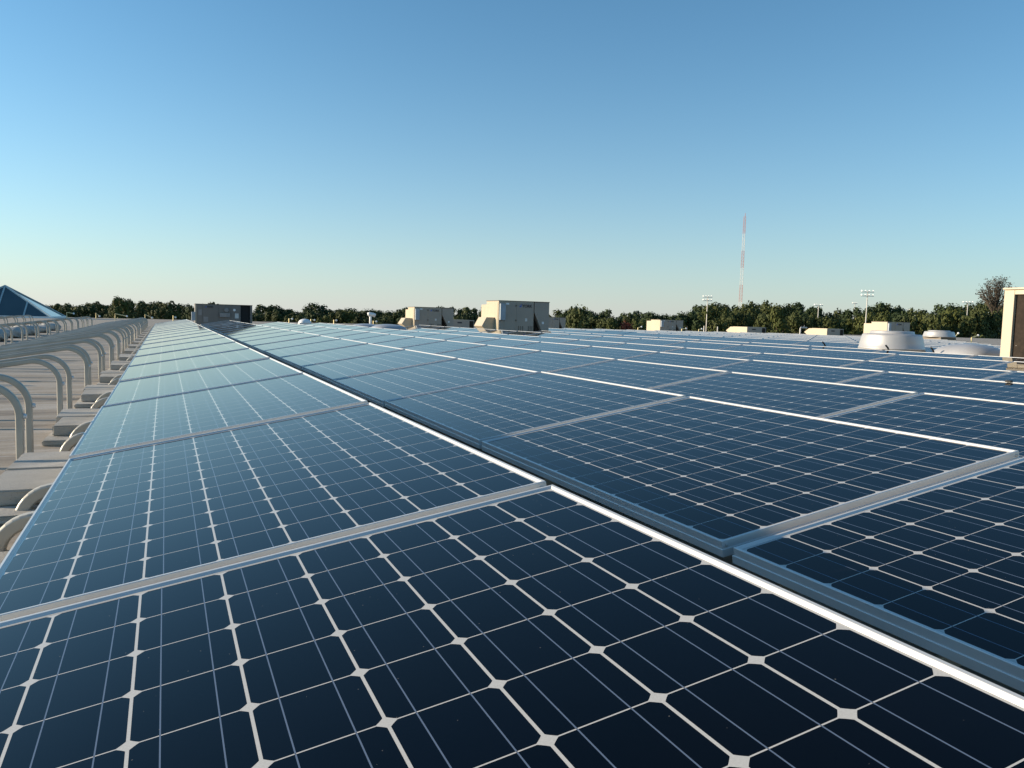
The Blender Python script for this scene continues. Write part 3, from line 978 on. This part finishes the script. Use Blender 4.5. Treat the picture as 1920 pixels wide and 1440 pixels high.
# ------------------------------------------------------------------- trees
def crown_mesh(seed, mat, nleaf=3000):
    """leaf clusters spread through several lobes; unit height, unit width"""
    rnd = random.Random(seed)
    bm = bmesh.new()
    lobes = []
    nl = rnd.randint(11, 15)
    for i in range(nl):
        a = rnd.uniform(0, 6.28); z = rnd.uniform(0.16, 0.84)
        lim = 0.42 * math.sqrt(max(0.05, 1 - ((z - 0.48) / 0.45) ** 2))
        rr = lim * math.sqrt(rnd.uniform(0.05, 1.0))
        lobes.append((Vector((rr * math.cos(a), rr * math.sin(a), z)), rnd.uniform(0.11, 0.20)))
    a = rnd.uniform(0, 6.28)
    lobes.append((Vector((.12 * math.cos(a), .12 * math.sin(a), 0.86)), 0.12))
    lobes.append((Vector((-.14 * math.cos(a), -.14 * math.sin(a), 0.80)), 0.14))
    skew = rnd.uniform(-.18, .18)
    for c_, r_ in lobes:
        c_.x += skew * (c_.z - 0.4)
    tot = sum(l[1] ** 2 for l in lobes)
    for c, r in lobes:
        for q in range(int(nleaf * r * r / tot)):
            d = Vector((rnd.gauss(0, 1), rnd.gauss(0, 1), rnd.gauss(0, 1))).normalized()
            rad = r * (rnd.uniform(0.55, 1.06) if rnd.random() < 0.85 else rnd.uniform(1.0, 1.28))
            p = c + Vector((d.x * rad, d.y * rad, d.z * rad * 0.85))
            s = rnd.uniform(0.012, 0.034)
            nrm = (d + Vector((rnd.gauss(0, .24), rnd.gauss(0, .24), rnd.gauss(0, .24)))).normalized()
            t = nrm.cross(Vector((0.3, 0.2, 0.9))).normalized(); b = nrm.cross(t)
            k = rnd.randint(4, 6); ph = rnd.uniform(0, 6)
            vs = []
            for i in range(k):
                aa = ph + 6.283 * i / k
                sr = s * rnd.uniform(0.6, 1.25)
                vs.append(bm.verts.new(p + t * (sr * math.cos(aa)) + b * (sr * math.sin(aa)) + nrm * rnd.uniform(-.3, .3) * s))
            bm.faces.new(vs)
    me = bpy.data.meshes.new('crown'); bm.to_mesh(me); bm.free(); me.materials.append(mat)
    return me

def trunk_mesh(seed):
    rnd = random.Random(seed)
    bm = bmesh.new()
    add_tube(bm, [(0, 0, 0), (0.01, 0, 0.2), (0.0, 0.01, 0.4), (0.01, 0.0, 0.66)], 0.030, 7, r_end=0.010)
    for i in range(6):
        z = rnd.uniform(0.2, 0.5); a = rnd.uniform(0, 6.28); L = rnd.uniform(0.14, 0.28)
        add_tube(bm, [(0.005, 0.005, z), (L * .5 * math.cos(a), L * .5 * math.sin(a), z + 0.07), (L * math.cos(a), L * math.sin(a), z + 0.2)], 0.012, 5, r_end=0.004)
    me = bpy.data.meshes.new('trunk'); bm.to_mesh(me); bm.free(); me.materials.append(M['bark'])
    return me

TREES = [
    (-30.3, 248.5, 5.8, 6.8, 2, 0, 'first dark green tree right of the glass pyramid, rear rank'),
    (-22.2, 195.9, 6.6, 5.0, 0, 2, 'first yellow green tree right of the glass pyramid, front rank'),
    (-29.8, 270.8, 7.8, 5.6, 4, 0, 'second dark green tree right of the glass pyramid, rear rank'),
    (-19.0, 192.1, 6.9, 4.0, 2, 1, 'first olive green tree right of the glass pyramid, front rank'),
    (-26.2, 266.1, 8.1, 6.8, 0, 1, 'first olive green tree right of the glass pyramid, rear rank'),
    (-17.4, 198.6, 6.6, 4.1, 2, 1, 'second olive green tree right of the glass pyramid, front rank'),
    (-19.7, 233.4, 7.8, 5.9, 2, 1, 'second olive green tree right of the glass pyramid, rear rank'),
    (-14.6, 194.8, 7.6, 4.6, 1, 0, 'first dark green tree right of the glass pyramid, front rank'),
    (-18.5, 257.3, 8.9, 6.1, 5, 1, 'third olive green tree right of the glass pyramid, rear rank'),
    (-12.4, 199.3, 6.9, 4.3, 3, 1, 'third olive green tree right of the glass pyramid, front rank'),
    (-14.3, 231.6, 8.1, 6.4, 4, 1, 'fourth olive green tree right of the glass pyramid, rear rank'),
    (-9.3, 187.9, 8.1, 3.5, 2, 1, 'fourth olive green tree right of the glass pyramid, front rank'),
    (-11.5, 242.1, 9.8, 5.1, 4, 0, 'fourth dark green tree left of the grey unit at the row ends, rear rank'),
    (-6.5, 154.8, 9.0, 4.1, 2, 2, 'third yellow green tree left of the grey unit at the row ends, front rank'),
    (-6.7, 175.6, 7.9, 4.7, 3, 1, 'fifth olive green tree left of the grey unit at the row ends, front rank'),
    (-8.4, 240.0, 9.7, 5.2, 1, 1, 'fifth olive green tree left of the grey unit at the row ends, rear rank'),
    (-4.7, 185.0, 7.9, 3.8, 3, 1, 'fourth olive green tree left of the grey unit at the row ends, front rank'),
    (-4.9, 231.1, 9.2, 6.5, 2, 1, 'fourth olive green tree left of the grey unit at the row ends, rear rank'),
    (-2.7, 201.1, 8.3, 4.6, 0, 1, 'third olive green tree left of the grey unit at the row ends, front rank'),
    (-2.2, 237.5, 9.1, 6.9, 3, 0, 'third dark green tree left of the grey unit at the row ends, rear rank'),
    (-0.2, 172.4, 7.5, 3.8, 0, 1, 'second olive green tree left of the grey unit at the row ends, front rank'),
    (1.0, 225.2, 9.4, 5.3, 5, 1, 'third olive green tree left of the grey unit at the row ends, rear rank'),
    (1.8, 178.2, 6.9, 4.7, 0, 2, 'second yellow green tree left of the grey unit at the row ends, front rank'),
    (4.3, 257.3, 9.0, 5.6, 1, 0, 'second dark green tree left of the grey unit at the row ends, rear rank'),
    (4.2, 196.5, 6.5, 4.6, 3, 2, 'first yellow green tree left of the grey unit at the row ends, front rank'),
    (7.3, 235.1, 8.4, 6.0, 2, 1, 'second olive green tree left of the grey unit at the row ends, rear rank'),
    (5.6, 164.6, 7.8, 3.8, 5, 0, 'second dark green tree left of the grey unit at the row ends, front rank'),
    (11.5, 249.5, 9.5, 7.8, 1, 1, 'first olive green tree left of the grey unit at the row ends, rear rank'),
    (9.4, 191.1, 6.5, 3.5, 0, 0, 'first dark green tree left of the grey unit at the row ends, front rank'),
    (13.1, 224.2, 9.1, 6.7, 2, 0, 'first dark green tree left of the grey unit at the row ends, rear rank'),
    (10.9, 166.9, 6.6, 4.2, 1, 1, 'first olive green tree left of the grey unit at the row ends, front rank'),
    (15.7, 221.8, 8.1, 6.9, 4, 1, 'first olive green tree right of the grey unit at the row ends, rear rank'),
    (14.2, 176.8, 6.8, 4.7, 0, 0, 'first dark green tree right of the grey unit at the row ends, front rank'),
    (20.7, 242.3, 7.4, 6.2, 0, 1, 'second olive green tree right of the grey unit at the row ends, rear rank'),
    (17.8, 191.1, 7.1, 4.0, 0, 0, 'second dark green tree right of the grey unit at the row ends, front rank'),
    (22.7, 228.4, 6.9, 5.4, 4, 0, 'first dark green tree right of the grey unit at the row ends, rear rank'),
    (20.8, 191.9, 7.0, 4.2, 3, 1, 'first olive green tree right of the grey unit at the row ends, front rank'),
    (23.7, 212.8, 9.0, 6.0, 1, 0, 'second dark green tree right of the grey unit at the row ends, rear rank'),
    (21.5, 174.4, 7.7, 4.0, 0, 1, 'second olive green tree right of the grey unit at the row ends, front rank'),
    (27.4, 216.9, 8.9, 5.8, 3, 0, 'third dark green tree right of the grey unit at the row ends, rear rank'),
    (23.3, 171.7, 6.6, 4.0, 1, 1, 'third olive green tree right of the grey unit at the row ends, front rank'),
    (32.5, 226.8, 8.0, 6.8, 3, 0, 'fourth dark green tree right of the grey unit at the row ends, rear rank'),
    (28.2, 185.9, 7.0, 3.5, 5, 1, 'fourth olive green tree right of the grey unit at the row ends, front rank'),
    (34.2, 214.3, 7.6, 5.1, 0, 1, 'third olive green tree right of the grey unit at the row ends, rear rank'),
    (29.4, 176.2, 7.9, 4.9, 1, 0, 'third dark green tree right of the grey unit at the row ends, front rank'),
    (38.3, 217.9, 10.0, 6.1, 2, 0, 'fifth dark green tree right of the grey unit at the row ends, rear rank'),
    (28.9, 157.8, 6.8, 3.3, 1, 2, 'first yellow green tree right of the grey unit at the row ends, front rank'),
    (43.2, 224.7, 8.5, 6.5, 1, 0, 'eighth dark green tree left of the smaller hooded unit, rear rank'),
    (35.7, 181.4, 8.0, 4.7, 1, 1, 'second olive green tree left of the smaller hooded unit, front rank'),
    (48.2, 230.5, 9.0, 7.0, 2, 0, 'seventh dark green tree left of the smaller hooded unit, rear rank'),
    (38.5, 181.0, 7.9, 4.7, 0, 2, 'second yellow green tree left of the smaller hooded unit, front rank'),
    (47.2, 209.9, 7.9, 7.0, 0, 0, 'sixth dark green tree left of the smaller hooded unit, rear rank'),
    (41.3, 182.1, 6.8, 3.6, 1, 0, 'fourth dark green tree left of the smaller hooded unit, front rank'),
    (50.1, 209.9, 8.6, 5.9, 5, 0, 'fifth dark green tree left of the smaller hooded unit, rear rank'),
    (43.3, 178.3, 6.5, 5.0, 1, 0, 'third dark green tree left of the smaller hooded unit, front rank'),
    (56.4, 223.8, 8.4, 6.3, 3, 0, 'fourth dark green tree left of the smaller hooded unit, rear rank'),
    (39.5, 152.6, 6.7, 4.3, 2, 0, 'second dark green tree left of the smaller hooded unit, front rank'),
    (57.0, 211.0, 8.3, 6.0, 5, 0, 'third dark green tree left of the smaller hooded unit, rear rank'),
    (43.8, 158.3, 7.8, 3.7, 0, 1, 'first olive green tree left of the smaller hooded unit, front rank'),
    (66.0, 232.5, 9.5, 7.5, 4, 0, 'second dark green tree left of the smaller hooded unit, rear rank'),
    (44.7, 154.1, 7.8, 4.8, 4, 0, 'first dark green tree left of the smaller hooded unit, front rank'),
    (69.6, 230.4, 9.4, 5.5, 4, 0, 'first dark green tree left of the smaller hooded unit, rear rank'),
    (46.8, 150.4, 7.9, 4.5, 0, 2, 'first yellow green tree left of the smaller hooded unit, front rank'),
    (64.3, 200.4, 8.8, 4.8, 2, 0, 'first dark green tree right of the smaller hooded unit, rear rank'),
    (51.5, 158.5, 7.9, 5.0, 2, 1, 'first olive green tree right of the smaller hooded unit, front rank'),
    (74.3, 220.1, 10.0, 5.4, 3, 0, 'second dark green tree right of the smaller hooded unit, rear rank'),
    (58.6, 171.8, 8.9, 4.3, 0, 2, 'first yellow green tree right of the smaller hooded unit, front rank'),
    (78.3, 220.3, 10.1, 6.6, 4, 1, 'first olive green tree right of the smaller hooded unit, rear rank'),
    (56.0, 156.2, 7.6, 3.2, 5, 1, 'second olive green tree right of the smaller hooded unit, front rank'),
    (76.5, 206.7, 10.1, 5.4, 4, 1, 'second olive green tree right of the smaller hooded unit, rear rank'),
    (59.7, 160.0, 8.2, 3.9, 2, 0, 'first dark green tree right of the smaller hooded unit, front rank'),
    (81.3, 209.1, 9.6, 7.0, 4, 0, 'third dark green tree left of the largest hooded unit, rear rank'),
    (63.6, 161.5, 7.0, 3.9, 0, 0, 'second dark green tree left of the largest hooded unit, front rank'),
    (79.2, 196.1, 10.3, 6.1, 3, 0, 'second dark green tree left of the largest hooded unit, rear rank'),
    (58.7, 141.3, 7.2, 3.7, 2, 2, 'first yellow green tree left of the largest hooded unit, front rank'),
    (92.6, 220.2, 10.4, 6.6, 3, 1, 'first olive green tree left of the largest hooded unit, rear rank'),
    (71.2, 163.0, 8.2, 4.4, 5, 0, 'first dark green tree left of the largest hooded unit, front rank'),
    (85.8, 195.2, 8.4, 7.0, 3, 0, 'first dark green tree left of the largest hooded unit, rear rank'),
    (71.9, 158.0, 8.0, 3.8, 3, 1, 'first olive green tree left of the largest hooded unit, front rank'),
    (86.6, 190.0, 8.9, 5.7, 5, 0, 'first dark green tree right of the largest hooded unit, rear rank'),
    (75.6, 159.9, 8.0, 3.7, 1, 1, 'first olive green tree right of the largest hooded unit, front rank'),
    (89.4, 188.8, 7.9, 5.1, 3, 0, 'second dark green tree right of the largest hooded unit, rear rank'),
    (104.8, 214.0, 8.9, 5.8, 4, 1, 'first olive green tree right of the largest hooded unit, rear rank'),
    (76.1, 154.5, 7.2, 4.4, 3, 1, 'second olive green tree right of the largest hooded unit, front rank'),
    (99.6, 196.0, 10.1, 5.0, 3, 1, 'second olive green tree right of the largest hooded unit, rear rank'),
    (84.4, 163.9, 8.1, 3.6, 3, 0, 'first dark green tree right of the largest hooded unit, front rank'),
    (96.1, 182.1, 10.3, 4.9, 0, 0, 'third dark green tree right of the largest hooded unit, rear rank'),
    (82.6, 154.2, 9.1, 3.8, 3, 2, 'first yellow green tree right of the largest hooded unit, front rank'),
    (57.1, 105.3, 9.4, 4.2, 3, 1, 'third olive green tree right of the largest hooded unit, front rank'),
    (102.8, 188.9, 10.2, 6.7, 3, 0, 'fourth dark green tree right of the largest hooded unit, rear rank'),
    (84.7, 151.8, 7.9, 5.0, 2, 0, 'second dark green tree right of the largest hooded unit, front rank'),
    (116.6, 207.7, 10.1, 6.1, 3, 0, 'fifth dark green tree right of the largest hooded unit, rear rank'),
    (85.1, 147.5, 8.0, 4.7, 3, 1, 'fourth olive green tree left of the beige unit on the horizon, front rank'),
    (108.8, 186.1, 10.3, 5.1, 0, 0, 'sixth dark green tree left of the beige unit on the horizon, rear rank'),
    (81.6, 136.7, 8.0, 4.7, 2, 1, 'third olive green tree left of the beige unit on the horizon, front rank'),
    (72.4, 120.3, 7.6, 3.2, 0, 2, 'second yellow green tree left of the beige unit on the horizon, front rank'),
    (108.9, 180.3, 8.3, 6.8, 4, 0, 'fifth dark green tree left of the beige unit on the horizon, rear rank'),
    (83.6, 136.1, 8.1, 4.0, 5, 0, 'first dark green tree left of the beige unit on the horizon, front rank'),
    (119.0, 191.5, 9.8, 5.7, 1, 0, 'fourth dark green tree left of the beige unit on the horizon, rear rank'),
    (74.8, 119.2, 7.0, 1.1, 1, 3, 'small reddish autumn tree left of the beige unit on the horizon'),
    (81.9, 128.6, 8.4, 4.4, 3, 1, 'second olive green tree left of the beige unit on the horizon, front rank'),
    (76.7, 118.4, 7.4, 2.8, 4, 2, 'first yellow green tree left of the beige unit on the horizon, front rank'),
    (124.6, 193.0, 10.3, 6.4, 2, 0, 'third dark green tree left of the beige unit on the horizon, rear rank'),
    (84.5, 127.6, 8.0, 3.0, 4, 1, 'first olive green tree left of the beige unit on the horizon, front rank'),
    (115.7, 173.5, 9.7, 5.8, 3, 0, 'second dark green tree left of the beige unit on the horizon, rear rank'),
    (134.2, 196.1, 9.6, 7.7, 5, 0, 'first dark green tree left of the beige unit on the horizon, rear rank'),
    (98.1, 142.4, 6.8, 3.9, 3, 1, 'first olive green tree right of the beige unit on the horizon, front rank'),
    (125.1, 177.4, 9.3, 5.8, 0, 0, 'first dark green tree right of the beige unit on the horizon, rear rank'),
    (104.7, 146.9, 7.2, 3.3, 1, 1, 'second olive green tree right of the beige unit on the horizon, front rank'),
    (97.6, 133.5, 9.5, 5.0, 4, 0, 'first dark green tree right of the beige unit on the horizon, front rank'),
    (123.9, 169.8, 10.1, 5.0, 5, 0, 'second dark green tree right of the beige unit on the horizon, rear rank'),
    (112.6, 148.9, 9.6, 5.2, 5, 2, 'first yellow green tree right of the beige unit on the horizon, front rank'),
    (145.7, 193.3, 12.5, 7.1, 3, 0, 'third dark green tree right of the beige unit on the horizon, rear rank'),
    (135.4, 174.8, 13.1, 7.1, 2, 1, 'first olive green tree left of the red and white mast, rear rank'),
    (108.7, 139.6, 11.1, 3.3, 4, 2, 'first yellow green tree left of the red and white mast, front rank'),
    (153.8, 193.5, 13.0, 6.3, 3, 0, 'second dark green tree left of the red and white mast, rear rank'),
    (106.4, 132.2, 9.3, 4.4, 5, 1, 'second olive green tree left of the red and white mast, front rank'),
    (149.8, 183.3, 12.8, 5.8, 1, 0, 'first dark green tree left of the red and white mast, rear rank'),
    (114.5, 138.2, 10.5, 3.8, 5, 1, 'first olive green tree left of the red and white mast, front rank'),
    (138.5, 164.8, 13.3, 4.9, 1, 1, 'first olive green tree right of the red and white mast, rear rank'),
    (123.9, 145.7, 11.5, 4.7, 3, 1, 'first olive green tree right of the red and white mast, front rank'),
    (157.7, 182.3, 14.2, 7.0, 1, 1, 'second olive green tree right of the red and white mast, rear rank'),
    (124.4, 142.0, 10.1, 4.2, 3, 1, 'second olive green tree right of the red and white mast, front rank'),
    (158.3, 178.2, 12.5, 6.9, 1, 1, 'third olive green tree right of the red and white mast, rear rank'),
    (111.0, 122.6, 11.0, 4.6, 0, 2, 'first yellow green tree right of the red and white mast, front rank'),
    (165.3, 180.4, 13.7, 7.3, 5, 1, 'first olive green tree left of the short twin-bar floodlight, rear rank'),
    (118.7, 126.9, 10.2, 4.0, 1, 1, 'second olive green tree left of the short twin-bar floodlight, front rank'),
    (167.3, 177.2, 13.9, 6.8, 3, 0, 'second dark green tree left of the short twin-bar floodlight, rear rank'),
    (124.4, 130.0, 10.4, 5.0, 4, 0, 'first dark green tree left of the short twin-bar floodlight, front rank'),
    (167.4, 171.9, 12.7, 6.3, 3, 0, 'first dark green tree left of the short twin-bar floodlight, rear rank'),
    (122.3, 123.9, 9.8, 3.3, 1, 1, 'first olive green tree left of the short twin-bar floodlight, front rank'),
    (175.9, 175.4, 11.5, 7.1, 2, 1, 'first olive green tree right of the short twin-bar floodlight, rear rank'),
    (139.5, 137.7, 9.9, 4.5, 2, 1, 'first olive green tree right of the short twin-bar floodlight, front rank'),
    (182.2, 176.5, 12.7, 7.2, 3, 1, 'second olive green tree right of the short twin-bar floodlight, rear rank'),
    (142.2, 137.1, 9.2, 4.5, 4, 2, 'first yellow green tree right of the short twin-bar floodlight, front rank'),
    (164.6, 154.7, 12.5, 6.1, 0, 0, 'second dark green tree left of the tallest floodlight on the right, rear rank'),
    (130.0, 121.2, 9.8, 4.3, 5, 2, 'first yellow green tree left of the tallest floodlight on the right, front rank'),
    (174.8, 159.9, 12.0, 4.9, 3, 0, 'first dark green tree left of the tallest floodlight on the right, rear rank'),
    (128.0, 115.8, 10.4, 4.6, 1, 2, 'first yellow green tree right of the tallest floodlight on the right, front rank'),
    (187.4, 167.7, 14.5, 6.9, 3, 0, 'first dark green tree right of the tallest floodlight on the right, rear rank'),
    (125.2, 110.1, 10.4, 3.1, 0, 2, 'second yellow green tree right of the tallest floodlight on the right, front rank'),
    (193.3, 168.8, 14.4, 7.7, 0, 1, 'first olive green tree right of the tallest floodlight on the right, rear rank'),
    (154.3, 133.0, 10.6, 3.9, 5, 0, 'first dark green tree right of the tallest floodlight on the right, front rank'),
    (175.9, 149.7, 12.1, 5.6, 0, 0, 'first dark green tree left of the silver fan hood, rear rank'),
    (131.9, 110.1, 10.3, 3.9, 5, 1, 'first olive green tree left of the silver fan hood, front rank'),
    (180.9, 150.1, 12.9, 6.1, 2, 1, 'first olive green tree left of the silver fan hood, rear rank'),
    (148.2, 120.8, 10.6, 4.5, 4, 2, 'first yellow green tree left of the silver fan hood, front rank'),
    (201.4, 162.7, 12.9, 6.2, 0, 0, 'first dark green tree right of the silver fan hood, rear rank'),
    (133.4, 105.9, 10.6, 3.7, 3, 1, 'first olive green tree right of the silver fan hood, front rank'),
    (204.5, 160.6, 14.6, 6.0, 0, 0, 'second dark green tree right of the silver fan hood, rear rank'),
    (159.6, 123.5, 12.1, 3.7, 3, 2, 'first yellow green tree right of the silver fan hood, front rank'),
    (186.5, 142.4, 14.0, 6.7, 5, 0, 'third dark green tree right of the silver fan hood, rear rank'),
    (141.0, 106.6, 11.3, 3.1, 4, 2, 'second yellow green tree right of the silver fan hood, front rank'),
    (212.7, 159.3, 15.0, 7.7, 0, 1, 'second olive green tree left of the bare branched tree, rear rank'),
    (140.5, 103.4, 10.7, 3.0, 5, 1, 'second olive green tree left of the bare branched tree, front rank'),
    (205.6, 150.5, 15.2, 5.1, 5, 0, 'first dark green tree left of the bare branched tree, rear rank'),
    (143.2, 102.9, 11.8, 3.5, 0, 1, 'first olive green tree left of the bare branched tree, front rank'),
    (203.2, 144.7, 15.4, 6.6, 0, 1, 'first olive green tree left of the bare branched tree, rear rank'),
    (177.3, 124.2, 12.4, 5.3, 1, 1, 'first olive green tree right of the bare branched tree, front rank'),
    (219.4, 152.2, 15.2, 6.9, 5, 0, 'first dark green tree right of the bare branched tree, rear rank'),
]

crowns = {}
trunks = [trunk_mesh(90 + i) for i in range(3)]
for i, (x, y, h, wdt, var, col, label) in enumerate(TREES):
    key = (var, col)
    if key not in crowns:
        crowns[key] = crown_mesh(var * 7 + 3 + col, M['leaf%d' % col])
    root = empty('tree', (x, y, G), (i * 2.4) % 6.28)
    tag(root, label, 'tree', 'trees along the horizon')
    # a crown that reaches the ground on the sunny wood edge
    for nm, me in (('crown', crowns[key]), ('trunk', trunks[i % 3])):
        o = bpy.data.objects.new(nm, me)
        link(o, root)
        wd = max(wdt * 1.45, h * 0.62)
        o.scale = (wd * (0.85 + 0.3 * ((i * 7) % 5) / 4), wd * (0.9 + 0.25 * ((i * 3) % 4) / 3), h / 0.97)

def bare_tree():
    root = empty('tree', (162.91, 114.69, G))
    tag(root, 'tall thin-leaved brownish tree above the others beside the dark coil unit', 'tree')
    rnd = random.Random(21)
    bm = bmesh.new(); ends = []
    C0, RX, RZ = Vector((0, 0, 15.4)), 3.9, 3.1
    add_tube(bm, [(0, 0, 0), (0.1, 0, 6), (0, 0.1, 10.5), (0.1, 0, 13.5)], 0.40, 7, r_end=0.16)
    for i in range(85):
        # a limb leaves the trunk and bends up towards a point of the broad round crown
        a, e = rnd.uniform(0, 6.28), rnd.uniform(-0.35, 1.5)
        k = rnd.uniform(0.75, 1.0)
        q = C0 + Vector((RX * math.cos(a) * math.cos(e) * k, RX * math.sin(a) * math.cos(e) * k, RZ * math.sin(e) * k))
        p = Vector((0, 0, rnd.uniform(9.5, 13.4)))
        m1 = p.lerp(q, 0.5) + Vector((0, 0, -0.35 + rnd.uniform(-.2, .2)))
        add_tube(bm, [p, m1, q], 0.085, 4, r_end=0.03)
        for t in range(7):
            s = m1.lerp(q, rnd.uniform(0.1, 1.0))
            d = (q - C0).normalized() + Vector((rnd.gauss(0, .55), rnd.gauss(0, .55), rnd.gauss(.15, .45)))
            e2 = s + d.normalized() * rnd.uniform(0.4, 0.95)
            add_tube(bm, [s, e2], 0.035, 3, r_end=0.012)
            ends.append(e2)
    from_bm('trunk', bm, M['bark'], root)
    bm = bmesh.new()
    for e in ends:
        for k in range(2):
            p = e + Vector((rnd.gauss(0, .15), rnd.gauss(0, .15), rnd.gauss(0, .15)))
            s = rnd.uniform(.07, .18)
            n = Vector((rnd.gauss(0, 1), rnd.gauss(0, 1), rnd.gauss(0, 1))).normalized()
            t = n.orthogonal().normalized(); b = n.cross(t)
            bm.faces.new([bm.verts.new(p + t * s * math.cos(a) + b * s * math.sin(a)) for a in (0, 1.5, 3.1, 4.6)])
    me = bpy.data.meshes.new('crown'); bm.to_mesh(me); bm.free(); me.materials.append(M['leaf4'])
    link(bpy.data.objects.new('crown', me), root)
bare_tree()

# far wood that closes the gaps between the trees one can tell apart
def far_wood():
    rnd = random.Random(5)
    bm = bmesh.new()
    for i in range(9000):
        a = R(rnd.uniform(-16, 62)); D = rnd.uniform(250, 290)
        x, y = D * math.sin(a), D * math.cos(a)
        z = G + rnd.uniform(0, 1) ** 0.8 * (4.6 + 1.2 * math.sin(a * 31) + 0.9 * math.sin(a * 77))
        s = rnd.uniform(0.45, 1.0)
        n = Vector((rnd.gauss(-x / D, .5), rnd.gauss(-y / D, .5), rnd.gauss(.3, .5))).normalized()
        t = n.orthogonal().normalized(); b = n.cross(t); p = Vector((x, y, z))
        bm.faces.new([bm.verts.new(p + t * s * math.cos(q) * rnd.uniform(.7, 1.2) + b * s * math.sin(q)) for q in (0, 1.2, 2.5, 3.7, 5)])
    me = bpy.data.meshes.new('far_wood'); bm.to_mesh(me); bm.free(); me.materials.append(M['leaf0'])
    tag(link(bpy.data.objects.new('far_wood', me)), 'dark far-off wood closing the gaps between the trees', 'wood', kind='stuff')
far_wood()
